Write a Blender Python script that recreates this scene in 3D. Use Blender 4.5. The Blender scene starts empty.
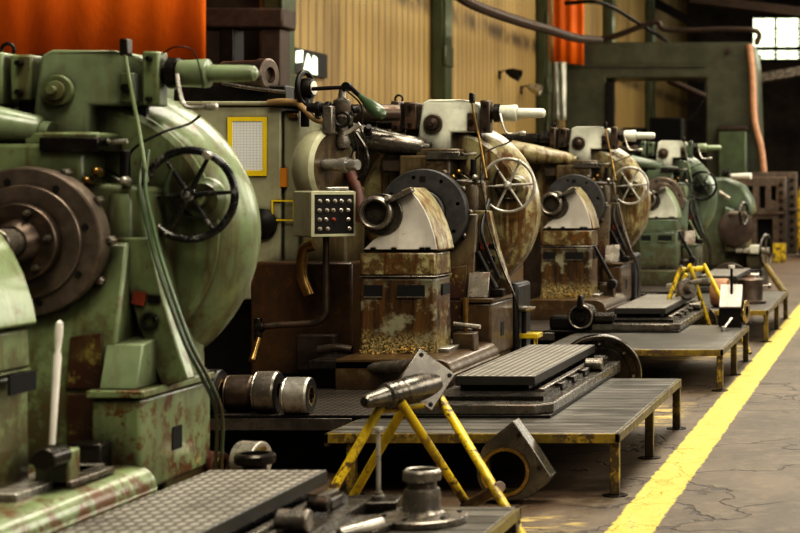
import bpy, bmesh, math, random
from mathutils import Vector, Matrix
random.seed(7)
S = bpy.context.scene
COL = S.collection
F = 1800.0          # focal length in pixels of the 800 px frame
HC = 1.70           # camera height
def at(px, py, Y):
    """world point seen at photo position (px,py) standing Y metres down the hall"""
    return Vector(((px-900)*Y/F, Y, HC-(py-186)*Y/F))

# ------------------------------------------------------------------ materials
class NT:
    def __init__(s, name):
        s.m = bpy.data.materials.new(name); s.m.use_nodes = True
        s.t = s.m.node_tree; s.n = s.t.nodes; s.l = s.t.links
        s.b = s.n['Principled BSDF']
    def new(s, typ, **kw):
        n = s.n.new(typ)
        for k, v in kw.items():
            if hasattr(n, k): setattr(n, k, v)
            else: n.inputs[k.replace('_', ' ')].default_value = v
        return n
    def L(s, a, b): s.l.new(a, b)
    def coords(s, scale=(1,1,1), rnd=True):
        tc = s.new('ShaderNodeTexCoord'); v = tc.outputs['Object']
        if rnd:
            oi = s.new('ShaderNodeObjectInfo')
            mu = s.new('ShaderNodeMath', operation='MULTIPLY'); s.L(oi.outputs['Random'], mu.inputs[0]); mu.inputs[1].default_value = 23.0
            ad = s.new('ShaderNodeVectorMath', operation='ADD'); s.L(v, ad.inputs[0]); s.L(mu.outputs[0], ad.inputs[1]); v = ad.outputs[0]
        mp = s.new('ShaderNodeMapping'); mp.inputs['Scale'].default_value = scale
        s.L(v, mp.inputs['Vector']); return mp.outputs[0]
    def noise(s, vec, scale, detail=5, rough=.6, dist=0):
        n = s.new('ShaderNodeTexNoise'); n.inputs['Scale'].default_value = scale
        n.inputs['Detail'].default_value = detail; n.inputs['Roughness'].default_value = rough
        n.inputs['Distortion'].default_value = dist
        s.L(vec, n.inputs['Vector']); return n.outputs['Fac']
    def ramp(s, fac, a, b, lo=0., hi=1.):
        r = s.new('ShaderNodeMapRange'); r.interpolation_type = 'SMOOTHSTEP'
        r.inputs['From Min'].default_value = a; r.inputs['From Max'].default_value = b
        r.inputs['To Min'].default_value = lo; r.inputs['To Max'].default_value = hi
        s.L(fac, r.inputs['Value']); return r.outputs[0]
    def math(s, op, a, b):
        n = s.new('ShaderNodeMath', operation=op)
        for i, v in enumerate((a, b)):
            if isinstance(v, (int, float)): n.inputs[i].default_value = v
            else: s.L(v, n.inputs[i])
        return n.outputs[0]
    def mix(s, fac, a, b):
        n = s.new('ShaderNodeMix', data_type='RGBA')
        for sock, v in ((n.inputs[0], fac), (n.inputs[6], a), (n.inputs[7], b)):
            if isinstance(v, (int, float)): sock.default_value = v
            elif isinstance(v, tuple): sock.default_value = (*v[:3], 1)
            else: s.L(v, sock)
        return n.outputs[2]
    def out(s, col=None, rough=None, metal=0., bump=None, bs=.3, bd=.01, spec=.5):
        if col is not None:
            if isinstance(col, tuple): s.b.inputs['Base Color'].default_value = (*col, 1)
            else: s.L(col, s.b.inputs['Base Color'])
        if rough is not None:
            if isinstance(rough, (int, float)): s.b.inputs['Roughness'].default_value = rough
            else: s.L(rough, s.b.inputs['Roughness'])
        if isinstance(metal, (int, float)): s.b.inputs['Metallic'].default_value = metal
        else: s.L(metal, s.b.inputs['Metallic'])
        s.b.inputs['Specular IOR Level'].default_value = spec
        if bump is not None:
            bn = s.new('ShaderNodeBump'); bn.inputs['Strength'].default_value = bs; bn.inputs['Distance'].default_value = bd
            s.L(bump, bn.inputs['Height']); s.L(bn.outputs[0], s.b.inputs['Normal'])
        return s.m

RUST = (.16, .055, .018); OIL_AND_SHADE = (.022, .014, .008)  # the dark brown serves oil streaks and the painted corner shade
def paint(name, base, rust=.4, grime=.5, rough=.32, streak=.4, low=1.0, rustcol=RUST, chip=.62):
    """old machine enamel: tone variation, vertical oil streaks, chips to rust, grime low down, shade painted into corners"""
    s = NT(name); v = s.coords()
    big = s.noise(v, 2.2, 4, .6); med = s.noise(v, 11, 7, .7); fine = s.noise(v, 46, 5, .7)
    c = s.mix(s.ramp(big, .3, .7), tuple(x*.72 for x in base), tuple(min(1, x*1.12) for x in base))
    st = s.noise(s.coords((13, 13, 1.1)), 1.0, 5, .65)
    stm = s.new('ShaderNodeClamp'); s.L(s.math('MULTIPLY', s.ramp(st, .46, .68), streak), stm.inputs[0])
    c = s.mix(stm.outputs[0], c, tuple(.55*x + .45*y for x, y in zip(rustcol, OIL_AND_SHADE)))
    pos = s.new('ShaderNodeNewGeometry'); sep = s.new('ShaderNodeSeparateXYZ'); s.L(pos.outputs['Position'], sep.inputs[0])
    lowm = s.ramp(sep.outputs['Z'], low+.45, low-.55)
    g = s.math('MULTIPLY', s.ramp(s.math('ADD', med, s.math('MULTIPLY', lowm, .16)), .50, .66), s.math('ADD', s.math('MULTIPLY', lowm, .5), grime*.5))
    c = s.mix(g, c, (.075, .040, .014))
    ch = s.ramp(s.math('ADD', s.math('MULTIPLY', med, .6), s.math('MULTIPLY', fine, .4)), chip-.05*rust-.02, chip+.03-.05*rust)
    ch = s.math('MULTIPLY', ch, s.ramp(s.math('ADD', big, s.math('MULTIPLY', lowm, .2)), .42, .6))
    c = s.mix(s.math('MULTIPLY', ch, min(1, .4+rust)), c, rustcol)
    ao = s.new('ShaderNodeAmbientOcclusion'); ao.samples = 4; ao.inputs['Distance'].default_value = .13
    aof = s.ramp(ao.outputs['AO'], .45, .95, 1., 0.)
    c = s.mix(s.math('MULTIPLY', aof, .8), c, OIL_AND_SHADE)  # occlusion shade painted into the colour of corners
    r = s.math('ADD', s.math('MULTIPLY', med, .35), rough-.12)
    s.b.inputs['Coat Weight'].default_value = .35; s.b.inputs['Coat Roughness'].default_value = .12
    return s.out(c, r, 0, s.math('ADD', s.math('MULTIPLY', ch, -.6), s.math('MULTIPLY', med, .5)), .25, .004)

def stained(name):
    """cream enamel soaked dark brown, crusted yellow with swarf low down"""
    s = NT(name); v = s.coords(); n = s.noise(v, 6, 7, .72); f = s.noise(v, 55, 5, .75)
    st = s.noise(s.coords((11, 11, 1.3)), 1.0, 5, .65)
    g = s.new('ShaderNodeNewGeometry'); sep = s.new('ShaderNodeSeparateXYZ'); s.L(g.outputs['Position'], sep.inputs[0])
    z = s.math('ADD', sep.outputs['Z'], s.math('MULTIPLY', s.math('SUBTRACT', n, .5), .35))
    c = s.mix(s.ramp(st, .35, .65), (.025, .014, .006), (.12, .062, .02))
    c = s.mix(s.math('MULTIPLY', s.ramp(n, .5, .62), .8), c, (.30, .29, .19))
    cr = s.mix(s.ramp(f, .42, .62), (.06, .035, .012), (.46, .37, .17))
    c = s.mix(s.math('MULTIPLY', s.ramp(z, .74, .64), s.ramp(f, .3, .5)), c, cr)
    c = s.mix(s.math('MULTIPLY', s.ramp(z, 1.0, 1.1), .5), c, (.02, .012, .006))
    return s.out(c, .4, 0, s.math('ADD', n, f), .5, .006)

def metal(name, base, rough=.35, rust=.2, m=.85, rustcol=(.10, .045, .018), scale=9):
    s = NT(name); v = s.coords()
    med = s.noise(v, scale, 6, .7); fine = s.noise(v, 60, 4, .7)
    c = s.mix(s.ramp(med, .35, .7), tuple(x*.6 for x in base), base)
    rm = s.math('MULTIPLY', s.ramp(s.noise(v, 5, 8, .75), .62-rust*.3, .74-rust*.3), min(1, rust*2.2))
    c = s.mix(rm, c, rustcol)
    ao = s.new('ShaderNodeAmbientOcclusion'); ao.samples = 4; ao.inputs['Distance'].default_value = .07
    c = s.mix(s.math('MULTIPLY', s.ramp(ao.outputs['AO'], .4, .9, 1., 0.), .75), c, OIL_AND_SHADE)  # crevice shade from occlusion, mixed into the base colour
    r = s.math('ADD', s.math('MULTIPLY', med, .2), s.math('ADD', rough-.10, s.math('MULTIPLY', rm, .3)))
    mt = s.math('SUBTRACT', m, s.math('MULTIPLY', rm, m*.9))
    return s.out(c, r, mt, med, .12, .002)

def flat(name, col, rough=.6, var=.25, scale=8, m=0., bump=.1):
    s = NT(name); n = s.noise(s.coords(), scale, 5, .65)
    c = s.mix(s.ramp(n, .3, .7), tuple(x*(1-var) for x in col), tuple(min(1, x*(1+var)) for x in col))
    return s.out(c, rough, m, n, bump, .004)

def emis(name, col, st):
    s = NT(name); s.b.inputs['Base Color'].default_value = (0, 0, 0, 1)
    n = s.noise(s.coords(), 3.0, 3)
    s.L(s.mix(s.ramp(n, .35, .65), tuple(x*.7 for x in col), col), s.b.inputs['Emission Color'])
    s.b.inputs['Emission Strength'].default_value = st
    return s.m

def tread(name, lo, hi):
    """steel plate with a raised tread pattern on its upper face"""
    s = NT(name)
    tc = s.new('ShaderNodeTexCoord'); sp = s.new('ShaderNodeSeparateXYZ'); s.L(tc.outputs['Object'], sp.inputs[0])
    K = 2*math.pi/.045
    a = s.math('SINE', s.math('MULTIPLY', sp.outputs['X'], K), 0); b = s.math('SINE', s.math('MULTIPLY', sp.outputs['Y'], K*.62), 0)
    h = s.ramp(s.math('ADD', s.math('MULTIPLY', a, .55), s.math('MULTIPLY', b, .6)), -.1, .7)
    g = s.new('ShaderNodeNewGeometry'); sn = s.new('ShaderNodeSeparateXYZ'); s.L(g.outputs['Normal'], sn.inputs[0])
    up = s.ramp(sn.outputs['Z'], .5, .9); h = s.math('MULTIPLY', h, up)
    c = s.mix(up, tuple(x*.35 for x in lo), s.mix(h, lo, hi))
    n = s.noise(s.coords(), 4, 7, .7)
    c = s.mix(s.math('MULTIPLY', s.ramp(n, .45, .72), .7), c, tuple(x*.55 for x in lo))
    return s.out(c, s.math('SUBTRACT', .50, s.math('MULTIPLY', h, .12)), .4, h, .35, .004)

def planks(name, w=.145):
    """worn dark boards lying across the platform, seams along X"""
    s = NT(name)
    tc = s.new('ShaderNodeTexCoord'); sp = s.new('ShaderNodeSeparateXYZ'); s.L(tc.outputs['Object'], sp.inputs[0])
    yy = s.math('DIVIDE', sp.outputs['Y'], w); fr = s.math('FRACT', s.math('ADD', yy, 100), 0); idn = s.math('FLOOR', yy, 0)
    seam = s.ramp(s.math('ABSOLUTE', s.math('SUBTRACT', fr, .5), 0), .38, .47)
    wn = s.new('ShaderNodeTexWhiteNoise'); wn.noise_dimensions = '1D'; s.L(idn, wn.inputs['W'])
    gr = s.noise(s.coords((1.2, 26, 8)), 1.4, 6, .7)
    c = s.mix(gr, (.05, .045, .038), (.20, .185, .16))
    c = s.mix(s.math('MULTIPLY', wn.outputs['Value'], .8), c, (.06, .053, .044))
    c = s.mix(s.math('MULTIPLY', s.ramp(s.noise(s.coords((.7, 2, 1)), 3, 6), .45, .65), .6), c, (.27, .25, .215))
    c = s.mix(seam, c, (.006, .005, .004))
    return s.out(c, .33, .1, s.math('SUBTRACT', s.math('MULTIPLY', gr, .4), seam), .5, .008)

def floor_mat():
    s = NT('workshop_concrete')
    tc = s.new('ShaderNodeTexCoord'); V = tc.outputs['Object']
    sp = s.new('ShaderNodeSeparateXYZ'); s.L(V, sp.inputs[0]); X, Y = sp.outputs['X'], sp.outputs['Y']
    v = s.coords(rnd=False)
    n1 = s.noise(v, .9, 7, .65); n2 = s.noise(v, 7, 8, .7); n3 = s.noise(v, 55, 4, .7)
    c = s.mix(s.ramp(n1, .3, .7), (.048, .034, .021), (.120, .088, .056))
    c = s.mix(s.math('MULTIPLY', s.ramp(n2, .46, .64), .6), c, (.185, .145, .098))
    n4 = s.noise(s.coords((1, .5, 1), rnd=False), 2.6, 8, .78, .6)
    c = s.mix(s.math('MULTIPLY', s.ramp(n4, .52, .68), .7), c, (.045, .031, .019))
    c = s.mix(s.math('MULTIPLY', s.ramp(n3, .50, .66), .5), c, (.04, .028, .018))
    # oil and rust shade beside the machine row
    inn = s.ramp(s.math('ADD', X, s.math('MULTIPLY', n1, .6)), -1.15, -1.9)
    c = s.mix(s.math('MULTIPLY', inn, .35), c, (.12, .06, .028))
    # cracks
    wv = s.new('ShaderNodeVectorMath', operation='ADD'); s.L(v, wv.inputs[0])
    nz = s.new('ShaderNodeTexNoise'); nz.inputs['Scale'].default_value = 2.2; nz.inputs['Detail'].default_value = 6; s.L(v, nz.inputs['Vector'])
    sc = s.new('ShaderNodeVectorMath', operation='SCALE'); s.L(nz.outputs['Color'], sc.inputs[0]); sc.inputs['Scale'].default_value = .9; s.L(sc.outputs[0], wv.inputs[1])
    vo = s.new('ShaderNodeTexVoronoi', feature='DISTANCE_TO_EDGE'); vo.inputs['Scale'].default_value = .75; s.L(wv.outputs[0], vo.inputs['Vector'])
    cr = s.math('MULTIPLY', s.ramp(vo.outputs['Distance'], .016, .004), s.ramp(s.noise(v, 1.3, 3), .36, .48))
    c = s.mix(s.math('MULTIPLY', cr, .85), c, (.03, .02, .015))
    # yellow lane line, worn ragged edge
    nx = s.math('ADD', X, s.math('MULTIPLY', s.math('SUBTRACT', n2, .5), .09))
    ln = s.math('MULTIPLY', s.ramp(nx, -1.455, -1.44), s.ramp(nx, -1.205, -1.22))
    ln = s.math('MULTIPLY', ln, s.ramp(s.math('ADD', s.math('MULTIPLY', n2, .5), s.math('MULTIPLY', n3, .5)), .62, .53))
    ylw = s.mix(s.ramp(n2, .3, .65), (.40, .29, .03), (.62, .50, .10))
    c = s.mix(s.math('MULTIPLY', ln, .96), c, ylw)
    # faded older markings between the platforms
    def band(y0, y1):
        return s.math('MULTIPLY', s.ramp(Y, y0, y0+.15), s.ramp(Y, y1, y1-.15))
    old = s.math('MAXIMUM', band(8.7, 9.35), s.math('MAXIMUM', band(12.7, 14.2), band(17.5, 19.3)))
    old = s.math('MULTIPLY', s.math('MULTIPLY', old, s.ramp(X, -2.6, -2.45)), s.ramp(X, -1.55, -1.65))
    old = s.math('MULTIPLY', old, s.ramp(s.noise(s.coords((1, 3, 1), rnd=False), 2.6, 7, .7), .47, .6))
    c = s.mix(s.math('MULTIPLY', old, .65), c, (.62, .47, .13))
    r = s.math('ADD', .42, s.math('MULTIPLY', n2, .25))
    return s.out(c, r, 0, s.math('SUBTRACT', s.math('ADD', s.math('MULTIPLY', n2, .5), s.math('MULTIPLY', n3, .3)), cr), .6, .014)

def cladding():
    """ribbed sheet metal wall, ribs running upward, soot and seams"""
    s = NT('ribbed_cladding')
    tc = s.new('ShaderNodeTexCoord'); sp = s.new('ShaderNodeSeparateXYZ'); s.L(tc.outputs['Object'], sp.inputs[0])
    Y, Z = sp.outputs['Y'], sp.outputs['Z']
    fr = s.math('FRACT', s.math('DIVIDE', Y, .37), 0)
    rib = s.ramp(s.math('ABSOLUTE', s.math('SUBTRACT', fr, .5), 0), .30, .42)
    idn = s.math('FLOOR', s.math('DIVIDE', Y, 1.11), 0)
    wn = s.new('ShaderNodeTexWhiteNoise'); wn.noise_dimensions = '1D'; s.L(idn, wn.inputs['W'])
    c = s.mix(wn.outputs['Value'], (.30, .205, .07), (.40, .285, .11))
    c = s.mix(s.math('MULTIPLY', rib, .6), c, (.13, .085, .035))
    soot = s.noise(s.coords((1, .5, .14), rnd=False), 1.4, 6, .6)
    c = s.mix(s.math('MULTIPLY', s.ramp(soot, .48, .75), .7), c, (.11, .065, .022))
    zs = s.math('ABSOLUTE', s.math('SUBTRACT', Z, 5.15), 0)
    c = s.mix(s.math('MULTIPLY', s.ramp(zs, .30, .02), s.ramp(s.noise(s.coords(rnd=False), 1.1, 5), .3, .6)), c, (.075, .045, .015))
    return s.out(c, .6, 0, rib, .6, .03)

def paper():
    s = NT('chart_paper')
    tc = s.new('ShaderNodeTexCoord'); sp = s.new('ShaderNodeSeparateXYZ'); s.L(tc.outputs['Object'], sp.inputs[0])
    fx = s.math('FRACT', s.math('MULTIPLY', sp.outputs['X'], 42), 0); fz = s.math('FRACT', s.math('MULTIPLY', sp.outputs['Z'], 50), 0)
    g = s.math('MAXIMUM', s.ramp(fx, .82, .95), s.ramp(fz, .78, .95))
    c = s.mix(s.math('MULTIPLY', g, .6), (.78, .78, .74), (.33, .33, .33))
    return s.out(c, .7)

M = {}
M['green'] = paint('pale_green_enamel', (.205, .255, .125), rust=.55, grime=.6, streak=.55)
M['green_clean'] = paint('smooth_green_enamel', (.24, .295, .17), rust=.15, grime=.2, streak=.25, rough=.26, low=.2, chip=.75)
M['green_base'] = paint('peeling_green_enamel', (.21, .26, .13), rust=.8, grime=.5, streak=.3, low=.55, rustcol=(.12, .05, .014), chip=.555)
M['green_dark'] = paint('deep_green_enamel', (.075, .12, .06), rust=.2, grime=.5, streak=.3)
M['green_far'] = paint('sea_green_enamel', (.125, .165, .105), rust=.1, grime=.35, streak=.2)
M['cream'] = paint('cream_enamel', (.66, .66, .54), rust=.15, grime=.2, streak=.12, rough=.25, low=.3, chip=.72)
M['cream_dirty'] = paint('oil_stained_cream_enamel', (.37, .325, .17), rust=.5, grime=1.1, streak=1.25, rough=.3, low=1.35, rustcol=(.20, .085, .015), chip=.58)
M['brown_cream'] = paint('brown_soaked_enamel', (.13, .095, .045), rust=.6, grime=.9, streak=.9, rough=.33, low=1.2, rustcol=(.055, .03, .012), chip=.55)
M['stained'] = stained('swarf_crusted_enamel')
M['white_panel'] = paint('chalky_white_enamel', (.66, .62, .54), rust=.35, grime=.18, streak=.15, rough=.5, low=.3, rustcol=(.36, .14, .08), chip=.66)
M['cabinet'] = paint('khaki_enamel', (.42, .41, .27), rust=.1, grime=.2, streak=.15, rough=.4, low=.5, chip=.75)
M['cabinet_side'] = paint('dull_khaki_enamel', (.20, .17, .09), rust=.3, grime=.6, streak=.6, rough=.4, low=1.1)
M['steel'] = metal('bright_steel', (.62, .58, .50), .28, .12, m=.6)
M['worn_steel'] = metal('worn_grey_steel', (.34, .305, .255), .27, .3, m=.72)
M['dark_steel'] = metal('dark_oiled_steel', (.075, .066, .055), .27, .2, m=.75)
M['bronze'] = metal('browned_steel', (.17, .13, .10), .36, .35, m=.75)
M['black'] = metal('blackened_steel', (.018, .015, .013), .4, .12, m=.3)
M['void'] = flat('plain_black', (.006, .005, .004), .8, .3)  # near black, also stands for the shade inside slots, bores and recesses
M['plate_grey'] = metal('flat_grey_plate', (.085, .082, .078), .45, .12, m=.2)
M['plate_brown'] = metal('turned_brown_plate', (.27, .215, .17), .36, .25, m=.6)
M['grey_steel'] = metal('dull_grey_steel', (.22, .20, .17), .27, .25, m=.75)
M['iron'] = metal('rusty_cast_iron', (.19, .145, .11), .6, .3, m=.2)
M['chrome'] = metal('polished_steel', (.80, .77, .70), .18, .02, m=.7)
M['brass'] = metal('old_brass', (.42, .27, .10), .3, .25, m=.9)
M['gold'] = metal('yellow_bearing_bronze', (.66, .50, .20), .25, .05, m=1.)
M['black_chip'] = paint('chipped_black_enamel', (.015, .014, .014), rust=.8, grime=.0, streak=0, rough=.22, low=-3, rustcol=(.5, .47, .42), chip=.57)
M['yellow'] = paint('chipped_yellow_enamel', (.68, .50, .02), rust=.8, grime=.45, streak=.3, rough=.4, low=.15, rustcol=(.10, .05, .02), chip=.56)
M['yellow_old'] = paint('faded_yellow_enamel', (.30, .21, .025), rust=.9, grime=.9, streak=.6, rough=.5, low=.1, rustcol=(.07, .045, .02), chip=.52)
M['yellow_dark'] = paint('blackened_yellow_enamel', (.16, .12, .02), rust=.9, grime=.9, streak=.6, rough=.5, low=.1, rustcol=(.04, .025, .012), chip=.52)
M['yellow_sign'] = flat('yellow_card', (.80, .60, .02), .5, .08)
M['paper'] = paper()
M['tread'] = tread('treaded_steel', (.13, .118, .10), (.56, .52, .45))
M['tread_dark'] = tread('dark_treaded_steel', (.035, .028, .022), (.12, .10, .08))
M['planks'] = planks('worn_boards')
M['orange'] = None
M['hose_red'] = flat('red_brown_rubber', (.085, .028, .016), .6, .4)
M['hose_tan'] = flat('tan_rubber', (.30, .20, .09), .4, .25)
M['dark_wall'] = flat('sooty_brown_wall', (.045, .033, .022), .8, .5, 1.2)
M['roof'] = flat('sooty_roof', (.035, .025, .018), .9, .5, 1.0)
M['wall_green'] = paint('green_column_paint', (.05, .07, .03), rust=.3, grime=.5, streak=.3, low=1)
M['gantry'] = paint('dark_green_machine_paint', (.075, .082, .05), rust=.15, grime=.3, streak=.15, low=.5, rough=.5)
M['gantry_light'] = paint('mid_green_machine_paint', (.085, .12, .06), rust=.1, grime=.2, streak=.1, low=.2, rough=.5)
M['rack'] = metal('brown_cast_iron', (.075, .05, .036), .55, .3, m=.3)
M['salmon'] = flat('salmon_conduit', (.50, .28, .17), .5, .15)
M['cladding'] = cladding()
M['floor'] = floor_mat()
M['wheel_steel'] = metal('rubbed_wheel_steel', (.60, .57, .50), .33, .15, m=.45)
M['day'] = emis('daylight_pane', (.95, 1., .72), 2.0)
M['wood'] = flat('brown_wood_roll', (.30, .16, .08), .6, .35, 14)
M['white_rod'] = flat('white_lever_paint', (.78, .74, .66), .3, .08)
M['button'] = flat('grey_button', (.28, .24, .19), .35, .3, 60)
M['rusted'] = paint('rust_eaten_enamel', (.30, .24, .07), rust=1., grime=.7, streak=.9, rough=.5, low=1.2, rustcol=(.06, .022, .01), chip=.49)
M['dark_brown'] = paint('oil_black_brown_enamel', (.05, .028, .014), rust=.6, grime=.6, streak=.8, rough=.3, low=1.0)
M['red_plate'] = flat('red_label', (.22, .045, .02), .5, .4)
M['straw'] = flat('yellow_swarf', (.42, .26, .06), .6, .5, 50)
def tarp():
    s = NT('orange_tarpaulin'); v = s.coords((1.1, 1, .45), rnd=False)
    n = s.noise(v, 1.5, 6, .6, .8); n2 = s.noise(s.coords(rnd=False), 1.1, 5, .6)
    c = s.mix(s.ramp(n, .35, .85), (.88, .20, .012), (.66, .125, .008))
    c = s.mix(s.math('MULTIPLY', s.ramp(n2, .45, .8), .5), c, (.92, .24, .03))
    return s.out(c, .55, 0, n, .5, .05)
M['orange'] = tarp()

# ------------------------------------------------------------------ mesh builder
def frame_of(d):
    d = Vector(d).normalized()
    a = Vector((0, 0, 1)) if abs(d.z) < .9 else Vector((0, 1, 0))
    u = a.cross(d).normalized(); w = d.cross(u).normalized()
    return u, w, d
def arc(cx, cz, r, a0, a1, n=12):
    return [(cx+r*math.cos(math.radians(a0+(a1-a0)*i/n)), cz+r*math.sin(math.radians(a0+(a1-a0)*i/n))) for i in range(n+1)]
class MB:
    def __init__(s): s.bm = bmesh.new()
    def box(s, x0, x1, y0, y1, z0, z1, rot=None, piv=None):
        vs = [Vector((x, y, z)) for z in (z0, z1) for y in (y0, y1) for x in (x0, x1)]
        if rot is not None:
            p = Vector(piv) if piv is not None else Vector(((x0+x1)/2, (y0+y1)/2, (z0+z1)/2))
            vs = [rot @ (v-p) + p for v in vs]
        b = [s.bm.verts.new(v) for v in vs]
        for f in ((0,2,3,1), (4,5,7,6), (0,1,5,4), (1,3,7,5), (3,2,6,7), (2,0,4,6)):
            s.bm.faces.new([b[i] for i in f])
        return s
    def lathe(s, o, d, prof, n=32, close=False):
        """revolve (t, r) pairs about the axis d from o"""
        o = Vector(o); u, w, d = frame_of(d); rings = []
        for t, r in prof:
            if r <= 1e-6: rings.append([s.bm.verts.new(o+d*t)])
            else: rings.append([s.bm.verts.new(o+d*t+(u*math.cos(2*math.pi*i/n)+w*math.sin(2*math.pi*i/n))*r) for i in range(n)])
        def br(a, b):
            if len(a) == 1 and len(b) == 1: return
            for i in range(n):
                j = (i+1) % n
                if len(a) == 1: s.bm.faces.new((a[0], b[j], b[i]))
                elif len(b) == 1: s.bm.faces.new((a[i], a[j], b[0]))
                else: s.bm.faces.new((a[i], a[j], b[j], b[i]))
        for a, b in zip(rings, rings[1:]): br(a, b)
        if close: br(rings[-1], rings[0])
        return s
    def cyl(s, p0, p1, r0, r1=None, n=20):
        r1 = r0 if r1 is None else r1
        p0, p1 = Vector(p0), Vector(p1); L = (p1-p0).length
        return s.lathe(p0, p1-p0, [(0, 0), (0, r0), (L, r1), (L, 0)], n)
    def pipe(s, p0, p1, ro, ri, n=28):
        p0, p1 = Vector(p0), Vector(p1); L = (p1-p0).length
        return s.lathe(p0, p1-p0, [(0, ri), (0, ro), (L, ro), (L, ri)], n, True)
    def torus(s, c, d, R, r, n=48, k=10):
        c = Vector(c); prof = [(r*math.sin(2*math.pi*i/k), R+r*math.cos(2*math.pi*i/k)) for i in range(k)]
        return s.lathe(c, d, prof, n, True)
    def tube(s, pts, r, n=10, smooth=6):
        P = [Vector(p) for p in pts]
        if smooth and len(P) > 2:
            Q = [P[0]*2-P[1]]+P+[P[-1]*2-P[-2]]; out = []
            for i in range(1, len(Q)-2):
                for k in range(smooth):
                    t = k/smooth; a, b, c, e = Q[i-1:i+3]
                    out.append(.5*((2*b)+(c-a)*t+(2*a-5*b+4*c-e)*t*t+(3*b-a-3*c+e)*t**3))
            out.append(P[-1]); P = out
        rings = []; up = None
        for i, p in enumerate(P):
            d = (P[min(i+1, len(P)-1)]-P[max(i-1, 0)]).normalized()
            if up is None: u, w, _ = frame_of(d)
            else:
                u = (up-d*up.dot(d)).normalized(); w = d.cross(u)
            up = u
            rings.append([s.bm.verts.new(p+(u*math.cos(2*math.pi*j/n)+w*math.sin(2*math.pi*j/n))*r) for j in range(n)])
        for a, b in zip(rings, rings[1:]):
            for j in range(n): s.bm.faces.new((a[j], a[(j+1) % n], b[(j+1) % n], b[j]))
        s.bm.faces.new(list(reversed(rings[0]))); s.bm.faces.new(rings[-1])
        return s
    def prism(s, poly, y0, y1, holes=(), mat=None):
        """poly of (x,z) extruded from y0 to y1, optional holes; mat maps the points"""
        fn = (lambda p: mat @ p) if mat is not None else (lambda p: p)
        loops = [list(poly)]+[list(h) for h in holes]; sides = []
        for y in (y0, y1):
            E = []; LV = []
            for lp in loops:
                vs = [s.bm.verts.new(fn(Vector((x, y, z)))) for x, z in lp]; LV.append(vs)
                if holes:
                    for i in range(len(vs)): E.append(s.bm.edges.new((vs[i], vs[(i+1) % len(vs)])))
            if holes: bmesh.ops.triangle_fill(s.bm, use_beauty=True, use_dissolve=True, edges=E)
            else: s.bm.faces.new(LV[0])
            sides.append(LV)
        for a, b in zip(*sides):
            for i in range(len(a)):
                j = (i+1) % len(a); s.bm.faces.new((a[i], a[j], b[j], b[i]))
        return s
    def prismx(s, poly, x0, x1):
        """poly of (y,z) extruded along x"""
        L = [[s.bm.verts.new((x, y, z)) for y, z in poly] for x in (x0, x1)]
        s.bm.faces.new(L[0]); s.bm.faces.new(list(reversed(L[1])))
        for i in range(len(poly)):
            j = (i+1) % len(poly); s.bm.faces.new((L[0][i], L[1][i], L[1][j], L[0][j]))
        return s
    def build(s, name, mat, parent=None, bev=0., seg=2, label=None, ang=38):
        bmesh.ops.recalc_face_normals(s.bm, faces=s.bm.faces)
        me = bpy.data.meshes.new(name); s.bm.to_mesh(me); s.bm.free()
        me.materials.append(M[mat] if isinstance(mat, str) else mat)
        me.shade_smooth()
        try: me.set_sharp_from_angle(angle=math.radians(ang))
        except Exception: pass
        o = bpy.data.objects.new(name, me); COL.objects.link(o)
        if parent is not None: o.parent = parent
        if bev:
            b = o.modifiers.new('bevel', 'BEVEL'); b.width = bev; b.segments = seg; b.limit_method = 'ANGLE'; b.angle_limit = math.radians(ang)
            b.harden_normals = False
        if label: o['label'] = label
        return o
def tag(o, label, cat, group=None, kind=None):
    o['label'] = label; o['category'] = cat
    if group: o['group'] = group
    if kind: o['kind'] = kind
    return o
def thing(name, label, cat, loc=(0, 0, 0), rz=0, group=None):
    o = bpy.data.objects.new(name, None); COL.objects.link(o)
    o.empty_display_size = .1; o.location = loc; o.rotation_euler = (0, 0, rz)
    return tag(o, label, cat, group)
def struct(name, mb, mat, parent=None, **k):
    o = mb.build(name, mat, parent, **k)
    if parent is None: o['kind'] = 'structure'
    return o
def copy_tree(o, parent=None):
    c = o.copy(); COL.objects.link(c)
    if parent is not None: c.parent = parent
    for ch in list(o.children): copy_tree(ch, c)
    return c
Rz = lambda a: Matrix.Rotation(math.radians(a), 3, 'Z')
Rx = lambda a: Matrix.Rotation(math.radians(a), 3, 'X')
Ry = lambda a: Matrix.Rotation(math.radians(a), 3, 'Y')

# ------------------------------------------------------------------ the hall
struct('floor', MB().box(-16, 9, -3, 78, -.3, 0), 'floor')
WX = -9.0
wl = struct('wall_left', MB().box(WX-.25, WX, 26, 76, 0, 11), 'cladding')
struct('wall_left_side_bay', MB().box(-16, WX-.25, 26, 26.3, 0, 11), 'dark_wall')
struct('wall_left_outer', MB().box(-16.3, -16, -3, 26.3, 0, 11), 'dark_wall')
struct('wall_far', MB().prism([(-9.25, 0), (9.3, 0), (9.3, 11), (-9.25, 11)], 76, 76.3, holes=[[(-6.25, 7.0), (4.4, 7.0), (4.4, 8.85), (-6.25, 8.85)]]), 'dark_wall')
struct('wall_back', MB().box(-16.3, 9.3, -3.3, -3, 0, 11), 'dark_wall')
struct('wall_right', MB().prism([(-3, 0), (76, 0), (76, 11), (-3, 11)], -9.0, -9.25,
       holes=[[(a, 3.0), (a+8, 3.0), (a+8, 9.0), (a, 9.0)] for a in (-1, 9, 19, 29, 39, 49, 59)], mat=Matrix(((0, -1, 0), (1, 0, 0), (0, 0, 1)))), 'dark_wall')
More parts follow.
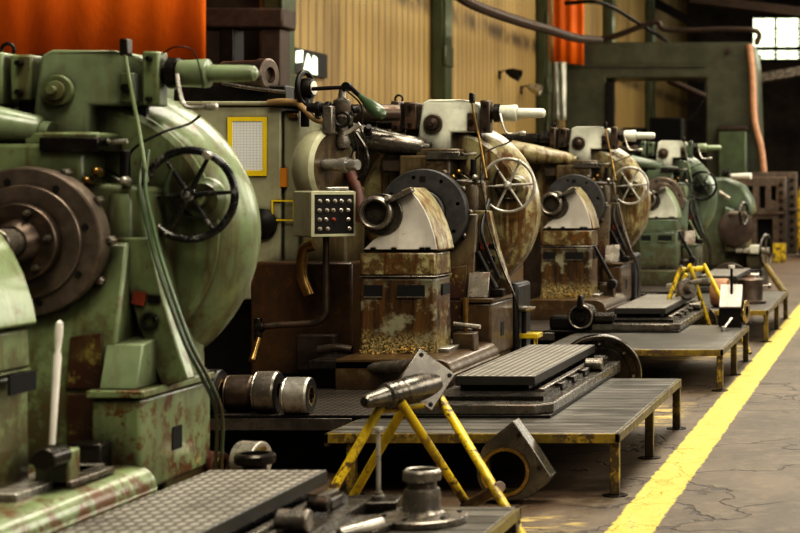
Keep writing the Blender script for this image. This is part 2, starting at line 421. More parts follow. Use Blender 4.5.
# ceiling with roof lights left open to the sky
struct('ceiling', MB().prism([(-16.3, -3.3), (9.3, -3.3), (9.3, 76.3), (-16.3, 76.3)], 11, 11.2,
       holes=[[(-7.5, a), (5.5, a), (5.5, a+4.2), (-7.5, a+4.2)] for a in (1, 9, 17, 25, 35, 45, 55)], mat=Matrix(((1, 0, 0), (0, 0, 1), (0, 1, 0)))), 'roof')
# steel columns on the left wall
for i, Y in enumerate((25.4, 34.5, 44.5, 54.5, 63.5)):
    c = struct('trim_%d' % (i+1), MB().box(WX+.01, WX+.24, Y, Y+.5, 0, 11), 'wall_green', bev=.02)
    b = MB()
    for z in (1.2, 2.9, 4.0, 5.6, 7.2, 8.8): b.box(WX+.24, WX+.31, Y-.03, Y+.53, z, z+.4)
    struct('column_bracket', b, 'wall_green', c, bev=.02)
    struct('column_flange', MB().box(WX+.24, WX+.29, Y, Y+.5, 0, 11), 'wall_green', c)
# far window with bars
wf = struct('window_1', MB().box(-6.25, 4.4, 76.05, 76.12, 7.0, 8.85), 'day')
b = MB()
for i in range(22): b.box(-6.25+i*.5-(.05 if i % 2 == 0 else .015), -6.25+i*.5+(.05 if i % 2 == 0 else .015), 75.93, 76.03, 7.0, 8.85)
for z, t in ((7.02, .08), (7.25, .03), (7.50, .16), (7.9, .03), (8.35, .03), (8.82, .08)): b.box(-6.25, 4.4, 75.93, 76.03, z-t/2, z+t/2)
struct('window_bars', b, 'void', wf)
# broken pane in the left wall
t = thing('wall_window', 'small bright broken window opening high in the ribbed left wall', 'window', (WX+.01, 0, 0))
b = MB(); b.box(0, .05, 26.6, 28.1, 3.38, 3.75); b.build('frame', 'black', t)
MB().prismx([(26.62, 3.52), (26.88, 3.55), (26.9, 3.73), (26.65, 3.70)], .05, .07).build('pane', 'day', t)
MB().prismx([(26.95, 3.40), (27.3, 3.40), (27.28, 3.62), (27.15, 3.70)], .05, .07).build('pane', 'day', t)
MB().prismx([(27.4, 3.40), (27.56, 3.40), (27.56, 3.66), (27.4, 3.69)], .05, .07).build('pane', 'day', t)
# wall lamps on the cladding
for (px, py, lb) in ((499, 73, 'dark hooded lamp on the ribbed wall, the left and higher one'), (521, 88, 'pale hooded lamp on the ribbed wall, the right and lower one')):
    Y = -WX*F/(900-px); z = HC+(186-py)*Y/F
    t = thing('wall_lamp', lb, 'lamp', (WX, Y, z)); t.scale = (.55, .55, .55)
    MB().box(0, .06, -.1, .1, -.25, .1).build('bracket', 'black', t, bev=.01)
    MB().tube([(.05, 0, 0), (.2, 0, .1), (.34, 0, .05)], .025).build('arm', 'black', t)
    MB().lathe((.3, 0, .08), (1, 0, -.35), [(0, 0), (0, .09), (.25, .2), (.6, .24), (.6, .2), (.28, .1)], 20).build('shade', 'black' if px < 510 else 'steel', t)
# orange tarpaulins
def hang(name, x0, x1, Y, z0, z1, lab, cat='tarpaulin', amp=.05, n=60, mat='orange', sag=.06):
    b = MB(); rows = []
    for j in range(9):
        z = z0+(z1-z0)*j/8
        rows.append([b.bm.verts.new((x0+(x1-x0)*i/n, Y+amp*math.sin(i*.9+j*.25)+amp*.6*math.sin(i*.37+1), z+(sag*math.sin(i*.11+.6) if j == 0 else 0))) for i in range(n+1)])
    for a, c in zip(rows, rows[1:]):
        for i in range(n): b.bm.faces.new((a[i], a[i+1], c[i+1], c[i]))
    o = b.build(name, mat); m = o.modifiers.new('solid', 'SOLIDIFY'); m.thickness = .01
    return tag(o, lab, cat)
hang('tarpaulin', -15.0, at(206, 0, 22.9).x, 22.9, at(0, 57, 22.9).z, 11, 'huge bright orange tarpaulin hanging behind the nearest green machine', amp=.012, n=90, sag=.04)
hang('tarpaulin', at(553, 0, 45.5).x, at(584, 0, 45.5).x, 45.5, at(0, 66, 45.5).z, 11, 'narrow orange red tarpaulin beside the far green portal machine', amp=.03, n=20)
o = hang('plastic_sheet', at(553, 0, 45.3).x, at(566, 0, 45.3).x, 45.3, at(0, 122, 45.3).z, at(0, 62, 45.3).z, 'pale yellow translucent sheet below the narrow orange tarpaulin', 'sheet', .04, 14, 'cream')
# dark store machinery inside the left bay
t = thing('dark_press', 'dark brown press frame in the shadow between orange tarpaulin and green column', 'machine', (0, 24.2, 0))
b = MB(); x0 = at(200, 0, 24.2).x; x1 = at(284, 0, 24.2).x
b.box(x0-1.2, x1, 0, .7, 0, 2.4); b.build('body', 'black', t, bev=.03)
MB().box(x0-.3, x1, -.05, .5, at(0, 28, 24.2).z, at(0, 8, 24.2).z).build('top_beam', 'rack', t, bev=.03)
MB().box(x1-.33, x1-.05, .02, .4, 2.4, at(0, 28, 24.2).z).build('post', 'rack', t, bev=.02)
MB().box(x0+.25, x0+.45, .02, .4, 2.4, at(0, 28, 24.2).z).build('post', 'black', t, bev=.02)

# roof pipes and truss members
def pipe_thing(name, pts, r, mat, lab, cat='pipe'):
    return tag(MB().tube(pts, r, 8).build(name, mat), lab, cat)
pipe_thing('lagged_pipe', [at(380, -60, 28), at(440, -18, 29), at(470, 3, 30), at(515, 20, 32), at(550, 30, 34), at(576, 38, 38), at(600, 40, 44)], .09, 'rack', 'thick brown lagged pipe sagging across the ribbed wall')
pipe_thing('overhead_pipe', [at(585, 40, 46), at(612, 37, 46), at(655, 22, 46), at(670, 30, 46), at(752, 30, 46), at(757, 45, 46)], .07, 'rack', 'brown pipe running along the top of the far portal machine')
pipe_thing('roof_rod', [at(565, 3, 44), at(602, 3, 44), at(640, 24, 46), at(668, 42, 46.2)], .05, 'black', 'thin black rod slanting down onto the far portal machine')
pipe_thing('hanging_cable', [at(705, 80, 52), at(703, 100, 52), at(690, 118, 52), at(672, 132, 52)], .04, 'void', 'black cable curving down inside the opening of the portal')
pipe_thing('slanting_strut', [at(668, 80, 50), at(706, 97, 50)], .09, 'rack', 'short grey brown strut seen inside the top of the portal opening')
for k, (xa, ya, xb, yb, Y, mt, lab) in enumerate((
    (690, -2, 830, 16, 60, 'rack', 'amber brown roof beam crossing above the bright far window'),
    (640, -6, 760, 60, 66, 'black', 'dark roof truss member slanting down towards the far window'),
    (760, 78, 830, 66, 60, 'worn_steel', 'grey rail slanting up below the bright far window'))):
    a, c = at(xa, ya, Y), at(xb, yb, Y); b = MB(); d = c-a; ang = math.atan2(d.z, d.x)
    b.box(0, d.length, -.15, .15, -.16, .16)
    o = b.build('roof_beam', mt, bev=.02); o.location = a; o.rotation_euler = (0, -ang, 0); tag(o, lab, 'beam')
for k in range(9):
    Y = 16+k*7
    b = MB(); b.box(-9, 9, Y, Y+.25, 9.2, 9.45); b.box(-9, 9, Y, Y+.25, 10.6, 10.8)
    for i in range(12):
        x = -9+i*1.5; a = Matrix.Rotation(0, 3, 'Y')
        b.cyl((x, Y+.12, 9.35), (x+.75, Y+.12, 10.7), .07, n=6); b.cyl((x+.75, Y+.12, 10.7), (x+1.5, Y+.12, 9.35), .07, n=6)
    struct('trim_%d' % (10+k), b, 'roof')

# portal machine at the end of the row
GY = 46.0
t = thing('portal_machine', 'huge dark green portal frame machine at the far end of the row', 'machine', (0, GY, 0))
g = lambda px, py: (at(px, py, GY).x, at(px, py, GY).z)
out = [(g(565, 0)[0], 0), g(565, 46), g(568, 42), g(750, 42), g(754, 46), g(757, 66), (g(764, 0)[0], 0)]
hole = [(g(606, 0)[0], .6), g(606, 78), g(706, 78), (g(706, 0)[0], .6)]
MB().prism(out, 0, 1.5, holes=[hole]).build('portal_frame', 'gantry', t, bev=.04)
MB().box(g(607, 0)[0], g(615, 0)[0], -.10, 0, .6, g(0, 82)[1]).build('slide_rail', 'black', t, bev=.02)
MB().box(g(568, 0)[0], g(706, 0)[0], -.05, 0, g(0, 67)[1], g(0, 65)[1]).build('seam_strip', 'gantry', t)
MB().box(g(720, 0)[0], g(748, 0)[0], -.5, 0, .8, g(0, 131)[1]).build('switch_box', 'gantry_light', t, bev=.04)
MB().box(g(719, 0)[0], g(749, 0)[0], -.52, 0, g(0, 131)[1], g(0, 127)[1]).build('box_lid', 'rack', t, bev=.02)
MB().cyl((g(728, 0)[0], -.02, g(0, 51)[1]), (g(728, 0)[0], -.12, g(0, 51)[1]), .06).build('bolt', 'rack', t)
MB().tube([(g(750, 0)[0], -.2, g(0, 45)[1]), (g(753, 0)[0], -.2, g(0, 75)[1]), (g(755, 0)[0], -.2, g(0, 120)[1]), (g(762, 0)[0], -.2, g(0, 150)[1]), (g(766, 0)[0], -.2, g(0, 190)[1])], .09).build('conduit', 'salmon', t)
t = thing('dark_stove', 'black box shaped heater standing behind the opening of the portal', 'heater', (at(667, 0, 50).x, 50, 0))
MB().box(-.45, .45, -.3, .4, 0, at(0, 118, 50).z).build('body', 'void', t, bev=.04)
MB().cyl((-.9, 0, 0), (-.9, 0, at(0, 128, 50).z), .35).build('drum', 'void', t, bev=.03)

# cast angle plates at the far right
RY = 44.0
def rack(x0p, x1p, top, Y, lab, dep=1.2):
    t = thing('angle_plate', lab, 'casting', (0, Y, 0))
    xa, xb = at(x0p, 0, Y).x, at(x1p, 0, Y).x; zt = at(0, top, Y).z; w = xb-xa
    hs = []
    for (u0, u1, v0, v1) in ((.10, .20, .66, .88), (.27, .36, .66, .88), (.50, .60, .60, .88), (.72, .80, .70, .88), (.08, .34, .10, .46), (.46, .74, .10, .46)):
        hs.append([(xa+w*u0, zt*v0), (xa+w*u1, zt*v0), (xa+w*u1, zt*v1), (xa+w*u0, zt*v1)])
    MB().prism([(xa, 0), (xb, 0), (xb, zt), (xa, zt)], 0, .25, holes=hs).build('slotted_face', 'iron', t, bev=.03)
    MB().box(xa, xb, -.06, .02, zt*.52, zt*.56).build('rib', 'iron', t, bev=.01)
    MB().box(xa, xb, .25, dep, 0, zt*.97).build('rear_body', 'void', t)
    for k in range(9):
        MB().cyl((xb-.12, 0, zt*(.1+.1*k)), (xb-.12, -.06, zt*(.1+.1*k)), .04, n=8).build('bolt', 'black', t)
rack(733, 786, 177, RY, 'rust brown slotted cast iron block with rectangular openings, the nearer of two')
rack(752, 797, 172, RY+1.25, 'rust brown slotted cast iron block standing behind the nearer slotted block', .5)
t = thing('yellow_cart', 'yellow orange machine body cut by the right edge beyond the aisle', 'machine', (at(797, 0, 43).x, 43, 0))
MB().prism([(0, .12), (1.2, .12), (1.2, 1.75), (.1, 1.75), (0, 1.5)], 0, 1.2).build('body', 'yellow', t, bev=.05)
for x in (.2, 1.0): MB().cyl((x, -.05, .15), (x, .15, .15), .15).build('wheel', 'black', t)
tag(MB().prism([(0, 0), (.32, 0), (.32, .42), (.05, .42), (0, .35)], 0, .3).build('yellow_box', 'yellow'), 'small yellow box on the floor below the brown slotted castings', 'box').location = (at(771, 0, 40).x, 40, 0)

# ------------------------------------------------------------------ gear cutting machines
def loc2(px, py, dy):      # position on the second machine, relative to its foot
    p = at(px, py, 13.5+dy); return Vector((p.x+2.94, dy, p.z))
def gear_machine(pos, P, label, lever='white', detail=2, tray_back=-.38, wshift=(0, 0, 0), sz=1.0, sup=(-.7, .55)):
    t = thing('gear_cutting_machine', label, 'machine', pos, group='row of identical gear cutting machines'); t.scale = (1, 1, sz); WH = ('work_head_body', 'ledge', 'work_head_middle', 'work_head_upper', 'front_panel', 'ring_chuck', 'chuck_lip', 'clamp_bar', 'chuck_flange')
    # -- round cradle_drum
    cx, cz = -.51, 1.522
    MB().lathe((cx, .08, cz), (0, 1, 0), [(0, 0), (0, .30), (.008, .31), (0, .32), (0, .575), (.012, .60), (.03, .603), (.035, .612), (.06, .638), (.11, .668), (.17, .685), (.23, .692), (.28, .688), (.46, .63), (.46, 0)], 96).build('cradle_drum', P['drum'], t, ang=25)
    # -- frame
    fr = MB(); fr.prism([(-.78, .4), (-.78, 1.93), (-.40, 1.93), (-.40, 1.76), (-.14, 1.74), (-.12, 1.46), (-.05, 1.1), (-.04, .84), (-.04, .4)], -.14, .30)
    fr.build('frame', P['frame'], t, bev=.02, seg=3)
    MB().prism([(-.23, 1.52), (-.09, 1.52), (-.03, 1.25), (.045, 1.0), (.075, .905), (-.035, .87), (-.14, 1.15)], -.205, -.12).build('diagonal_rib', P['rib'], t, bev=.008, seg=2)
    MB().box(-.66, -.34, -.12, .45, 1.90, 1.98).build('top_table', P['frame'], t, bev=.012)
    MB().box(-.80, -.30, .10, .60, .3, 2.15).build('rear_housing', 'black', t, bev=.03)
    MB().box(-1.20, -.70, .15, .80, .36, 1.98).build('left_housing', P['block'], t, bev=.03)
    MB().box(-.72, P.get('filler_x', .0), .36, .85, .36, .95).build('dark_filler', 'black', t, bev=.03)  # added black mass, fills the dark gap below the drum
    # -- head block
    h = MB(); h.prism([(-.69, 1.93), (-.43, 1.93), (-.43, 2.10), (-.23, 2.10), (-.225, 2.29), (-.26, 2.335), (-.34, 2.35), (-.59, 2.35), (-.64, 2.325)], -.02, .42)
    for v in h.bm.verts:
        if v.co.y < .2: v.co.y += max(0, v.co.x+.40)*.75
    h.build('head_block', P['head'], t, bev=.022, seg=4)
    MB().box(-.42, -.23, .10, .40, 1.72, 2.09).build('head_recess_shade', 'void', t)  # solid black box standing in for the shaded hollow under the head
    k = MB(); k.lathe((-.555, -.02, 2.165), (0, -1, 0), [(0, 0), (0, .068), (.012, .072), (.03, .066), (.03, .045), (.05, .042), (.055, .020), (.085, .018), (.085, 0)], 28)
    kb = k.build('dial', P['dial'], t, ang=30)
    for a in range(6):
        MB().cyl((-.555+.054*math.cos(a*1.047), -.028, 2.165+.054*math.sin(a*1.047)), (-.555+.054*math.cos(a*1.047), -.04, 2.165+.054*math.sin(a*1.047)), .007, n=6).build('screw', 'dark_steel', kb)
    MB().box(-.315, -.255, .035, .12, 2.115, 2.25).build('latch_plate', P['dial'], t, bev=.008)
    MB().cyl((-.285, .036, 2.18), (-.285, .01, 2.18), .02, n=6).build('bolt', 'dark_steel', t)
    # left bracket and motor
    MB().box(-.79, -.69, .02, .20, 2.12, 2.33).build('left_bracket', P['bracket'], t, bev=.012)
    MB().box(-.88, -.81, .0, .16, 2.10, 2.34).build('left_bracket', P['bracket'], t, bev=.012)
    for (x, z) in ((-.845, 2.14), (-.845, 2.30), (-.74, 2.16), (-.74, 2.29)):
        MB().cyl((x, .02, z), (x, -.012, z), .014, n=6).build('bolt', 'dark_steel', t)
    MB().lathe((-.87, .10, 2.21), (-1, 0, 0), [(0, 0), (0, .085), (.12, .085), (.14, .065), (.55, .062), (.56, 0)], 28).build('drive_cylinder', P['motor'], t)
    MB().torus((-.86, .15, 2.36), (0, 1, 0), .028, .008, 20, 8).build('lifting_eye', 'black', t)
    # right bracket and long spindle tube
    MB().box(-.215, -.14, .02, .12, 2.10, 2.345).build('right_bracket', P['bracket'], t, bev=.010)
    for z in (2.13, 2.31): MB().cyl((-.178, .02, z), (-.178, -.01, z), .011, n=6).build('bolt', 'dark_steel', t)
    MB().lathe((-.16, .09, 2.25), (1, 0, 0), [(0, 0), (0, .05), (.04, .05), (.04, .07), (.08, .07), (.08, .045), (.11, .045), (.11, 0)], 24).build('coupling', 'dark_steel', t)
    MB().lathe((-.075, .09, 2.25), (1, 0, 0), [(0, 0), (0, .06), (.06, .062), (.11, .066), (.125, .064), (.13, .04), (.30, .038), (.325, .034), (.338, .020), (.342, 0)], 28).build('spindle_tube', P['tube'], t, ang=30)
    MB().tube([(-.06, .02, 2.24), (-.035, -.02, 2.17), (.0, -.05, 2.10), (.05, -.05, 2.09), (.10, -.05, 2.095)], .010, 8).build('crank_lever', 'steel', t)
    MB().lathe((.09, -.05, 2.093), (1, 0, .03), [(0, 0), (0, .014), (.03, .019), (.05, .016), (.055, 0)], 12).build('lever_knob', 'steel', t)
    if lever == 'white': MB().tube([(-.12, .0, 2.33), (-.05, -.02, 2.36), (.02, .0, 2.34), (.05, .02, 2.2), (.04, .02, 2.12)], .003, 6).build('thin_cable', 'black', t)
    # -- arm and slab below the head
    MB().lathe((-1.28, -.06, 2.085), (1, 0, -.15), [(0, 0), (0, .115), (.30, .10), (.66, .068), (.68, .055), (.68, .05), (.72, .05), (.72, 0)], 32).build('tapered_arm', P['arm'], t, ang=30)
    MB().box(-.575, -.325, -.16, .1, 1.895, 1.955).build('slab', P['slab'], t, bev=.006)
    MB().box(-.92, -.42, -.10, .35, 1.80, 1.90).build('slide_block', P['block'], t, bev=.015)
    MB().tube([(-.335, -.05, 1.945), (-.29, -.12, 1.93), (-.25, -.16, 1.935), (-.20, -.16, 1.94)], .012, 8).build('crank_lever', 'steel', t)
    MB().cyl((-.235, -.10, 1.76), (-.235, -.10, 1.90), .022).build('oil_cup', 'black', t, bev=.004)
    # upright cylinder with guard ring
    MB().lathe((-.24, -.10, 1.44), (0, 0, 1), [(0, 0), (0, .085), (.02, .085), (.04, .07), (.24, .065), (.27, .055), (.27, 0)], 28).build('oil_pot', P['pot'], t, ang=30)
    MB().torus((-.24, -.10, 1.46), (0, 0, 1), .086, .010, 28, 8).build('guard_ring', 'dark_steel', t)
    for (x, z, m) in ((-.37, 1.76, 'brass'), (-.33, 1.80, 'brass'), (-.21, 1.76, 'steel')):
        MB().lathe((x, -.13, z), (0, -1, .2), [(0, 0), (0, .02), (.02, .024), (.05, .015), (.06, 0)], 10).build('tap', m, t)
    # -- face plate
    fx, fz = -.545, 1.505
    if P.get('flat'):
        MB().lathe((fx, -.12, fz), (0, -1, 0), [(0, 0), (0, .27), (.12, .27), (.13, .31), (.135, .318), (.20, .322), (.236, .320), (.242, .312), (.242, .17), (.235, .165), (.235, 0)], 72).build('face_plate', P['plate'], t, ang=25)
        MB().box(fx-.02, fx+.02, -.366, -.36, fz+.23, fz+.265).build('key_slot', 'void', t)
    else: MB().lathe((fx, -.12, fz), (0, -1, 0), [(0, 0), (0, .27), (.12, .27), (.13, .31), (.135, .318), (.20, .322), (.232, .318), (.236, .31), (.236, .245), (.246, .242), (.25, .238), (.25, 0)], 72).build('face_plate', P['plate'], t, ang=25)
    fp = MB(); fp.lathe((fx, -.37, fz), (0, -1, 0), [(0, 0), (0, .165), (.02, .168), (.045, .165), (.05, .16), (.05, .0)], 48); fp.build('hub_disc', P['hub'], t, ang=25)
    MB().pipe((fx, -.40, fz), (fx, -.60, fz), .062, .048, 32).build('spindle_sleeve', P['sleeve'], t, bev=.004)
    MB().lathe((fx, -.419, fz), (0, -1, 0), [(0, 0), (0, .10), (.03, .085), (.05, .07), (.05, 0)], 32).build('collar', P['hub'], t)
    MB().cyl((fx, -.45, fz), (fx, -.55, fz), .047).build('sleeve_bore', 'void', t)
    if detail > 1:
        for a in range(8):
            an = a*math.pi/4+.25
            MB().cyl((fx+.265*math.cos(an), -.35, fz+.265*math.sin(an)), (fx+.265*math.cos(an), -.362, fz+.265*math.sin(an)), .013, n=12).build('bolt_hole', 'void', t)
        for a in range(6):
            an = a*math.pi/3+.15; c = (fx+.135*math.cos(an), -.42, fz+.135*math.sin(an))
            MB().lathe(c, (0, -1, 0), [(0, 0), (0, .017), (.012, .017), (.014, .010), (.03, .010), (.03, 0)], 6).build('bolt', 'worn_steel', t)
        for a in range(5):
            an = math.radians(65-a*32); c = (fx+.325*math.cos(an), -.26, fz+.325*math.sin(an))
            MB().lathe(c, (0, -1, 0), [(0, 0), (0, .022), (.02, .022), (.03, .012), (.045, .012), (.045, 0)], 6).build('bolt', 'worn_steel', t)
    # -- hand wheel
    hw = MB().torus((0, 0, 1.705), (0, 1, 0), .198, P.get('wt', .0125), 64, 12).build('hand_wheel', P['wheel'], t)
    MB().lathe((0, .03, 1.705), (0, -1, 0), [(0, 0), (0, .03), (.03, .034), (.045, .03), (.05, .016), (.075, .014), (.078, 0)], 24).build('wheel_hub', P['wheel'], hw)
    for a in range(6):
        an = a*math.pi/3+.06; ca, sa = math.cos(an), math.sin(an)
        MB().cyl((.02*ca, 0, 1.705+.02*sa), (.194*ca, 0, 1.705+.194*sa), .0125, .008, n=10).build('wheel_spoke', P['wheel'], hw)
    an = math.radians(62)
    MB().lathe((.198*math.cos(an), -.01, 1.705+.198*math.sin(an)), (0, -1, 0), [(0, 0), (0, .014), (.01, .019), (.03, .021), (.05, .016), (.055, 0)], 14).build('wheel_knob', 'steel', hw)
    MB().lathe((.03, .10, 1.68), (0, -1, 0), [(0, 0), (0, .105), (.02, .10), (.03, .085), (.05, .075), (.05, .03), (.10, .028), (.10, 0)], 40).build('wheel_boss', P['drum'], t, ang=30)
    # -- pipes down the front
    ps = P.get('ps', 0)
    for k, (dx, mt) in enumerate(((0, P['pipe']), (.024, P['pipe']))[:2 if 'ps' in P else 1]):
        MB().tube([(-.20+dx, .0, 1.90), (-.165+dx+ps*.3, -.16, 1.74), (-.125+dx+ps*.5, -.22, 1.60), (-.085+dx+ps, -.27, 1.40), (.02+dx+ps, -.26, 1.08), (.08+dx+ps, -.22, .92), (.11+dx+ps, -.14, .75), (.10+dx+ps, -.12, .50)], P.get('pr', .006), 8).build('oil_pipe', mt, t)
    MB().tube([(-.262, -.04, 2.37), (-.25, -.05, 2.28), (-.19, -.07, 2.0), (-.14, -.10, 1.76)], .009, 8).build('feed_rod', P['rod'], t)
    MB().box(-.28, -.245, -.055, .0, 2.32, 2.395).build('rod_fitting', 'dark_steel', t, bev=.005)
    MB().tube([(-.30, .05, 1.78), (-.24, -.02, 1.90), (-.12, .0, 1.98), (-.02, .04, 2.02), (.03, .05, 2.06)], .006, 6).build('thin_cable', 'black', t)
    MB().tube([(.05, .07, 1.60), (-.06, .05, 1.62), (-.10, .0, 1.72), (-.07, .0, 1.82)], .012, 8).build('oil_pipe', P['pipe'], t)
    MB().box(-.155, -.10, -.217, -.20, 1.23, 1.285, Ry(12)).build('red_plate', 'red_plate', t)
    MB().box(-.09, -.04, -.215, -.20, 1.24, 1.27, Ry(5)).build('name_plate', 'black', t)
    MB().torus((-.085, -.215, 1.16), (0, 1, 0), .03, .008, 18, 8).build('pull_ring', 'dark_steel', t)
    # slide rod on the rib
    if lever != 'white':
        MB().cyl((-.16, -.29, 1.22), (-.02, -.31, .95), .020).build('tie_rod', P['tie'], t)
        MB().box(-.04, .04, -.34, -.26, .895, .95).build('rod_foot', 'black', t, bev=.01)
        MB().tube([(-.12, -.10, 1.6), (-.135, -.27, 1.38), (-.08, -.28, 1.2), (.0, -.28, 1.02)], .014, 8).build('black_hose', 'black', t)
    # -- pedestal
    MB().prismx([(-.42, .45), (-.42, .85), (.33, .85), (.33, .45)], -.24, -.03).build('pedestal', P['base'], t, bev=.02, seg=3)
    MB().box(-.255, -.015, -.435, .34, .85, .885).build('pedestal_cap', P['base'], t, bev=.008)
    MB().prismx([(-.40, .885), (-.33, 1.07), (-.15, 1.09), (-.15, .885)], -.215, -.06).build('sloped_panel', P['slope'], t, bev=.006)
    MB().box(-.034, -.0265, -.11, -.01, .585, .685).build('slot', 'void', t)
    MB().prismx([(-.13, .35), (-.33, .35), (-.33, 1.1), (-.22, 1.5), (-.13, 1.5)], -.80, -.17).build('inner_casing', P['frame'], t, bev=.015)
    MB().box(-.37, -.235, -.345, -.328, .62, .86).build('rusted_cover', 'rusted', t, bev=.004)
    MB().prism([(-.38, .88), (-.225, .88), (-.23, 1.12), (-.36, 1.10)], -.338, -.328).build('rusted_cover', 'rusted', t, bev=.003)
    # bed toward the work head, rounded shoulder
    bed = [(-.75, .36), (.02, .36), (.02, .47)]+arc(-.08, .47, .10, 0, 90, 6)+[(-.75, .57)]
    MB().prism(bed, -1.75, -.38).build('bed', P['base'], t, bev=.008)
    MB().box(-.30, -.12, -1.28, -.55, .56, .60).build('slide_way', 'steel', t, bev=.006)
    MB().box(-.28, -.14, -.55, -.44, .50, .68).build('stop_block', 'dark_steel', t, bev=.012)
    # -- work head in front
    wb = MB(); wb.prism([(-.71, .50), (-.19, .50), (-.20, 1.08), (-.71, 1.08)], -1.34, -.93); wb.build('work_head_body', P['wlow'], t, bev=.02, seg=3)
    MB().box(-.713, -.19, -1.344, -.93, 1.082, 1.094).build('ledge', P['ledge'], t, bev=.005)
    MB().prism([(-.71, 1.094), (-.192, 1.094), (-.20, 1.25), (-.71, 1.25)], -1.34, -.93).build('work_head_middle', P['wmid'], t, bev=.012)
    q = lambda px, py: ((px-900)*(13.5-1.34)/F+2.94, HC-(py-186)*(13.5-1.34)/F)
    up = [q(361, 251), q(438.5, 251), q(436, 238), q(431, 222), q(425, 209), q(418, 198), q(408, 187), q(401, 190), q(396, 196)]
    cxr, czr = q(377, 213)
    up += [(cxr+.135*math.cos(math.radians(a)), czr+.135*math.sin(math.radians(a))) for a in (28, 8, -12, -32, -52, -72)]+[q(371, 241)]
    MB().prism(up, -1.32, -.90).build('work_head_upper', P['wside'], t, bev=.012)
    ccx = sum(p[0] for p in up)/len(up); ccz = sum(p[1] for p in up)/len(up)
    MB().prism([(ccx+(x-ccx)*.95, ccz+(z-ccz)*.96) for x, z in up], -1.334, -1.315).build('front_panel', P['wtop'], t, bev=.004)
    ch = MB(); ch.lathe((cxr, -1.30, czr), (0, -1, 0), [(-.35, .0), (-.35, .12), (0, .125), (.02, .125), (.03, .118), (.09, .114), (.10, .105), (.10, .080), (.0, .078), (.0, 0)], 44); ch.build('ring_chuck', P['chuck'], t, ang=30)
    MB().cyl((cxr+.03, -1.30, czr-.01), (cxr+.03, -1.345, czr-.01), .142, n=40).build('chuck_flange', 'grey_steel', t, bev=.006)
    MB().torus((cxr, -1.398, czr), (0, 1, 0), .096, .012, 40, 8).build('chuck_lip', 'worn_steel', t)
    MB().box(cxr+.06, cxr+.26, -1.40, -1.33, czr+.10, czr+.135, Ry(-26)).build('clamp_bar', 'worn_steel', t, bev=.006)
    MB().cyl((cxr+.10, -1.40, czr+.10), (cxr+.10, -1.47, czr+.10), .018, n=6).build('bolt', 'steel', t)
    for x, z in ((-.62, 1.268), (-.29, 1.268), (-.25, 1.268), (-.48, 1.268)):
        MB().box(x-.016, x+.016, -1.342, -1.33, z, z+.016).build('screw', 'black', t)
    for (x0, x1) in ((-.68, -.555), (-.455, -.27)):
        b = MB(); b.box(x0, x1, -1.346, -1.335, .955, 1.03); b.build('slot', 'void', t)
        MB().box(x0, x1, -1.352, -1.338, .945, .956).build('slot_lip', P['ledge'], t)
    MB().box(-.192, -.183, -1.2, -1.0, .955, 1.03).build('slot', 'void', t)
    MB().box(-.80, -.12, -1.42, -.80, .40, .52).build('slide_base', 'black', t, bev=.02)
    # swarf caught on the ledge of the work head
    b = MB(); rnd = random.Random(3)
    for i in range(110):
        x = -.70+rnd.random()*.46; z = .52+rnd.random()**2*.09
        a = Vector((x, -1.345-rnd.random()*.03, z)); d = Vector((rnd.uniform(-.03, .03), rnd.uniform(-.01, .01), rnd.uniform(-.01, .03)))
        b.cyl(a, a+d, .004, n=4)
    o = b.build('swarf', P['swarf'], t); o['kind'] = 'stuff'
    for ch in t.children:
        if ch.name.split('.')[0] in WH: ch.location = wshift
    # -- lever
    if lever == 'white':
        MB().lathe((-.10, -1.05, .75), (.06, 0, 1), [(0, 0), (0, .012), (.05, .012), (.34, .015), (.36, .010), (.40, .014), (.44, .016), (.47, .012), (.48, 0)], 14).build('lever', 'white_rod', t)
        MB().cyl((-.10, -.98, .70), (-.10, -1.12, .70), .045).build('lever_hub', 'dark_steel', t, bev=.008)
        MB().box(-.19, -.06, -1.0, -.9, .50, .72).build('lever_bracket', P['base'], t, bev=.01)
        MB().box(-.21, -.05, -1.0, -.62, .572, .60).build('side_step', 'worn_steel', t, bev=.006)
    elif lever == 'small':
        MB().box(-.17, -.02, -1.0, -.85, .52, .68).build('lever_bracket', 'brown_cream', t, bev=.01)
        MB().cyl((-.17, -.95, .74), (.02, -.98, .72), .016).build('lever', 'steel', t)
        MB().cyl((-.09, -.95, .68), (-.09, -.95, .92), .014, .022).build('lever', 'brass', t)
    else:
        MB().cyl((-.26, -1.15, 1.20), (-.02, -1.0, .70), .018, .022).build('lever', 'black', t)
        MB().lathe((-.03, -1.08, .69), (0, 1, 0), [(0, 0), (0, .05), (.12, .05), (.12, 0)], 18).build('lever_hub', 'black', t, bev=.008)
        MB().box(-.17, -.02, -1.0, -.85, .52, .68).build('lever_bracket', 'brown_cream', t, bev=.01)
    # -- base plate, kerb, tread tray
    MB().box(-1.45, .91, -3.05, -.42, .352, .37).box(-1.45, .02, -.42, .62, .352, .37).build('base_plate', 'tread_dark', t, bev=.003)
    MB().box(-1.45, -.24, -3.05, -3.0, .28, .352).build('plate_lip', 'grey_steel', t, bev=.004)
    MB().box(-1.40, -.25, -2.8, .55, 0, .352).build('plinth', 'void', t)
    MB().box(-.24, .0, sup[0], sup[1], 0, .352).build('plinth', 'void', t)
    kb = [(.10, -3.05), (.82, -3.05), (.91, -2.95), (.91, -.42), (.10, -.42)]
    MB().prism(kb, .37, .43, mat=Matrix(((1, 0, 0), (0, 0, 1), (0, 1, 0)))).build('kerb', 'grey_steel', t, bev=.008)
    MB().box(.20, .83, -2.85, -.46, .43, .455).build('kerb_recess', 'dark_steel', t)
    MB().box(.24, .66, -2.45, -.45, .43, .485).build('tray_support', 'dark_steel', t, bev=.01)
    tr = MB().box(.235, .72, -2.55, tray_back, .485, .545).build('tread_tray', 'tread', t, bev=.006)
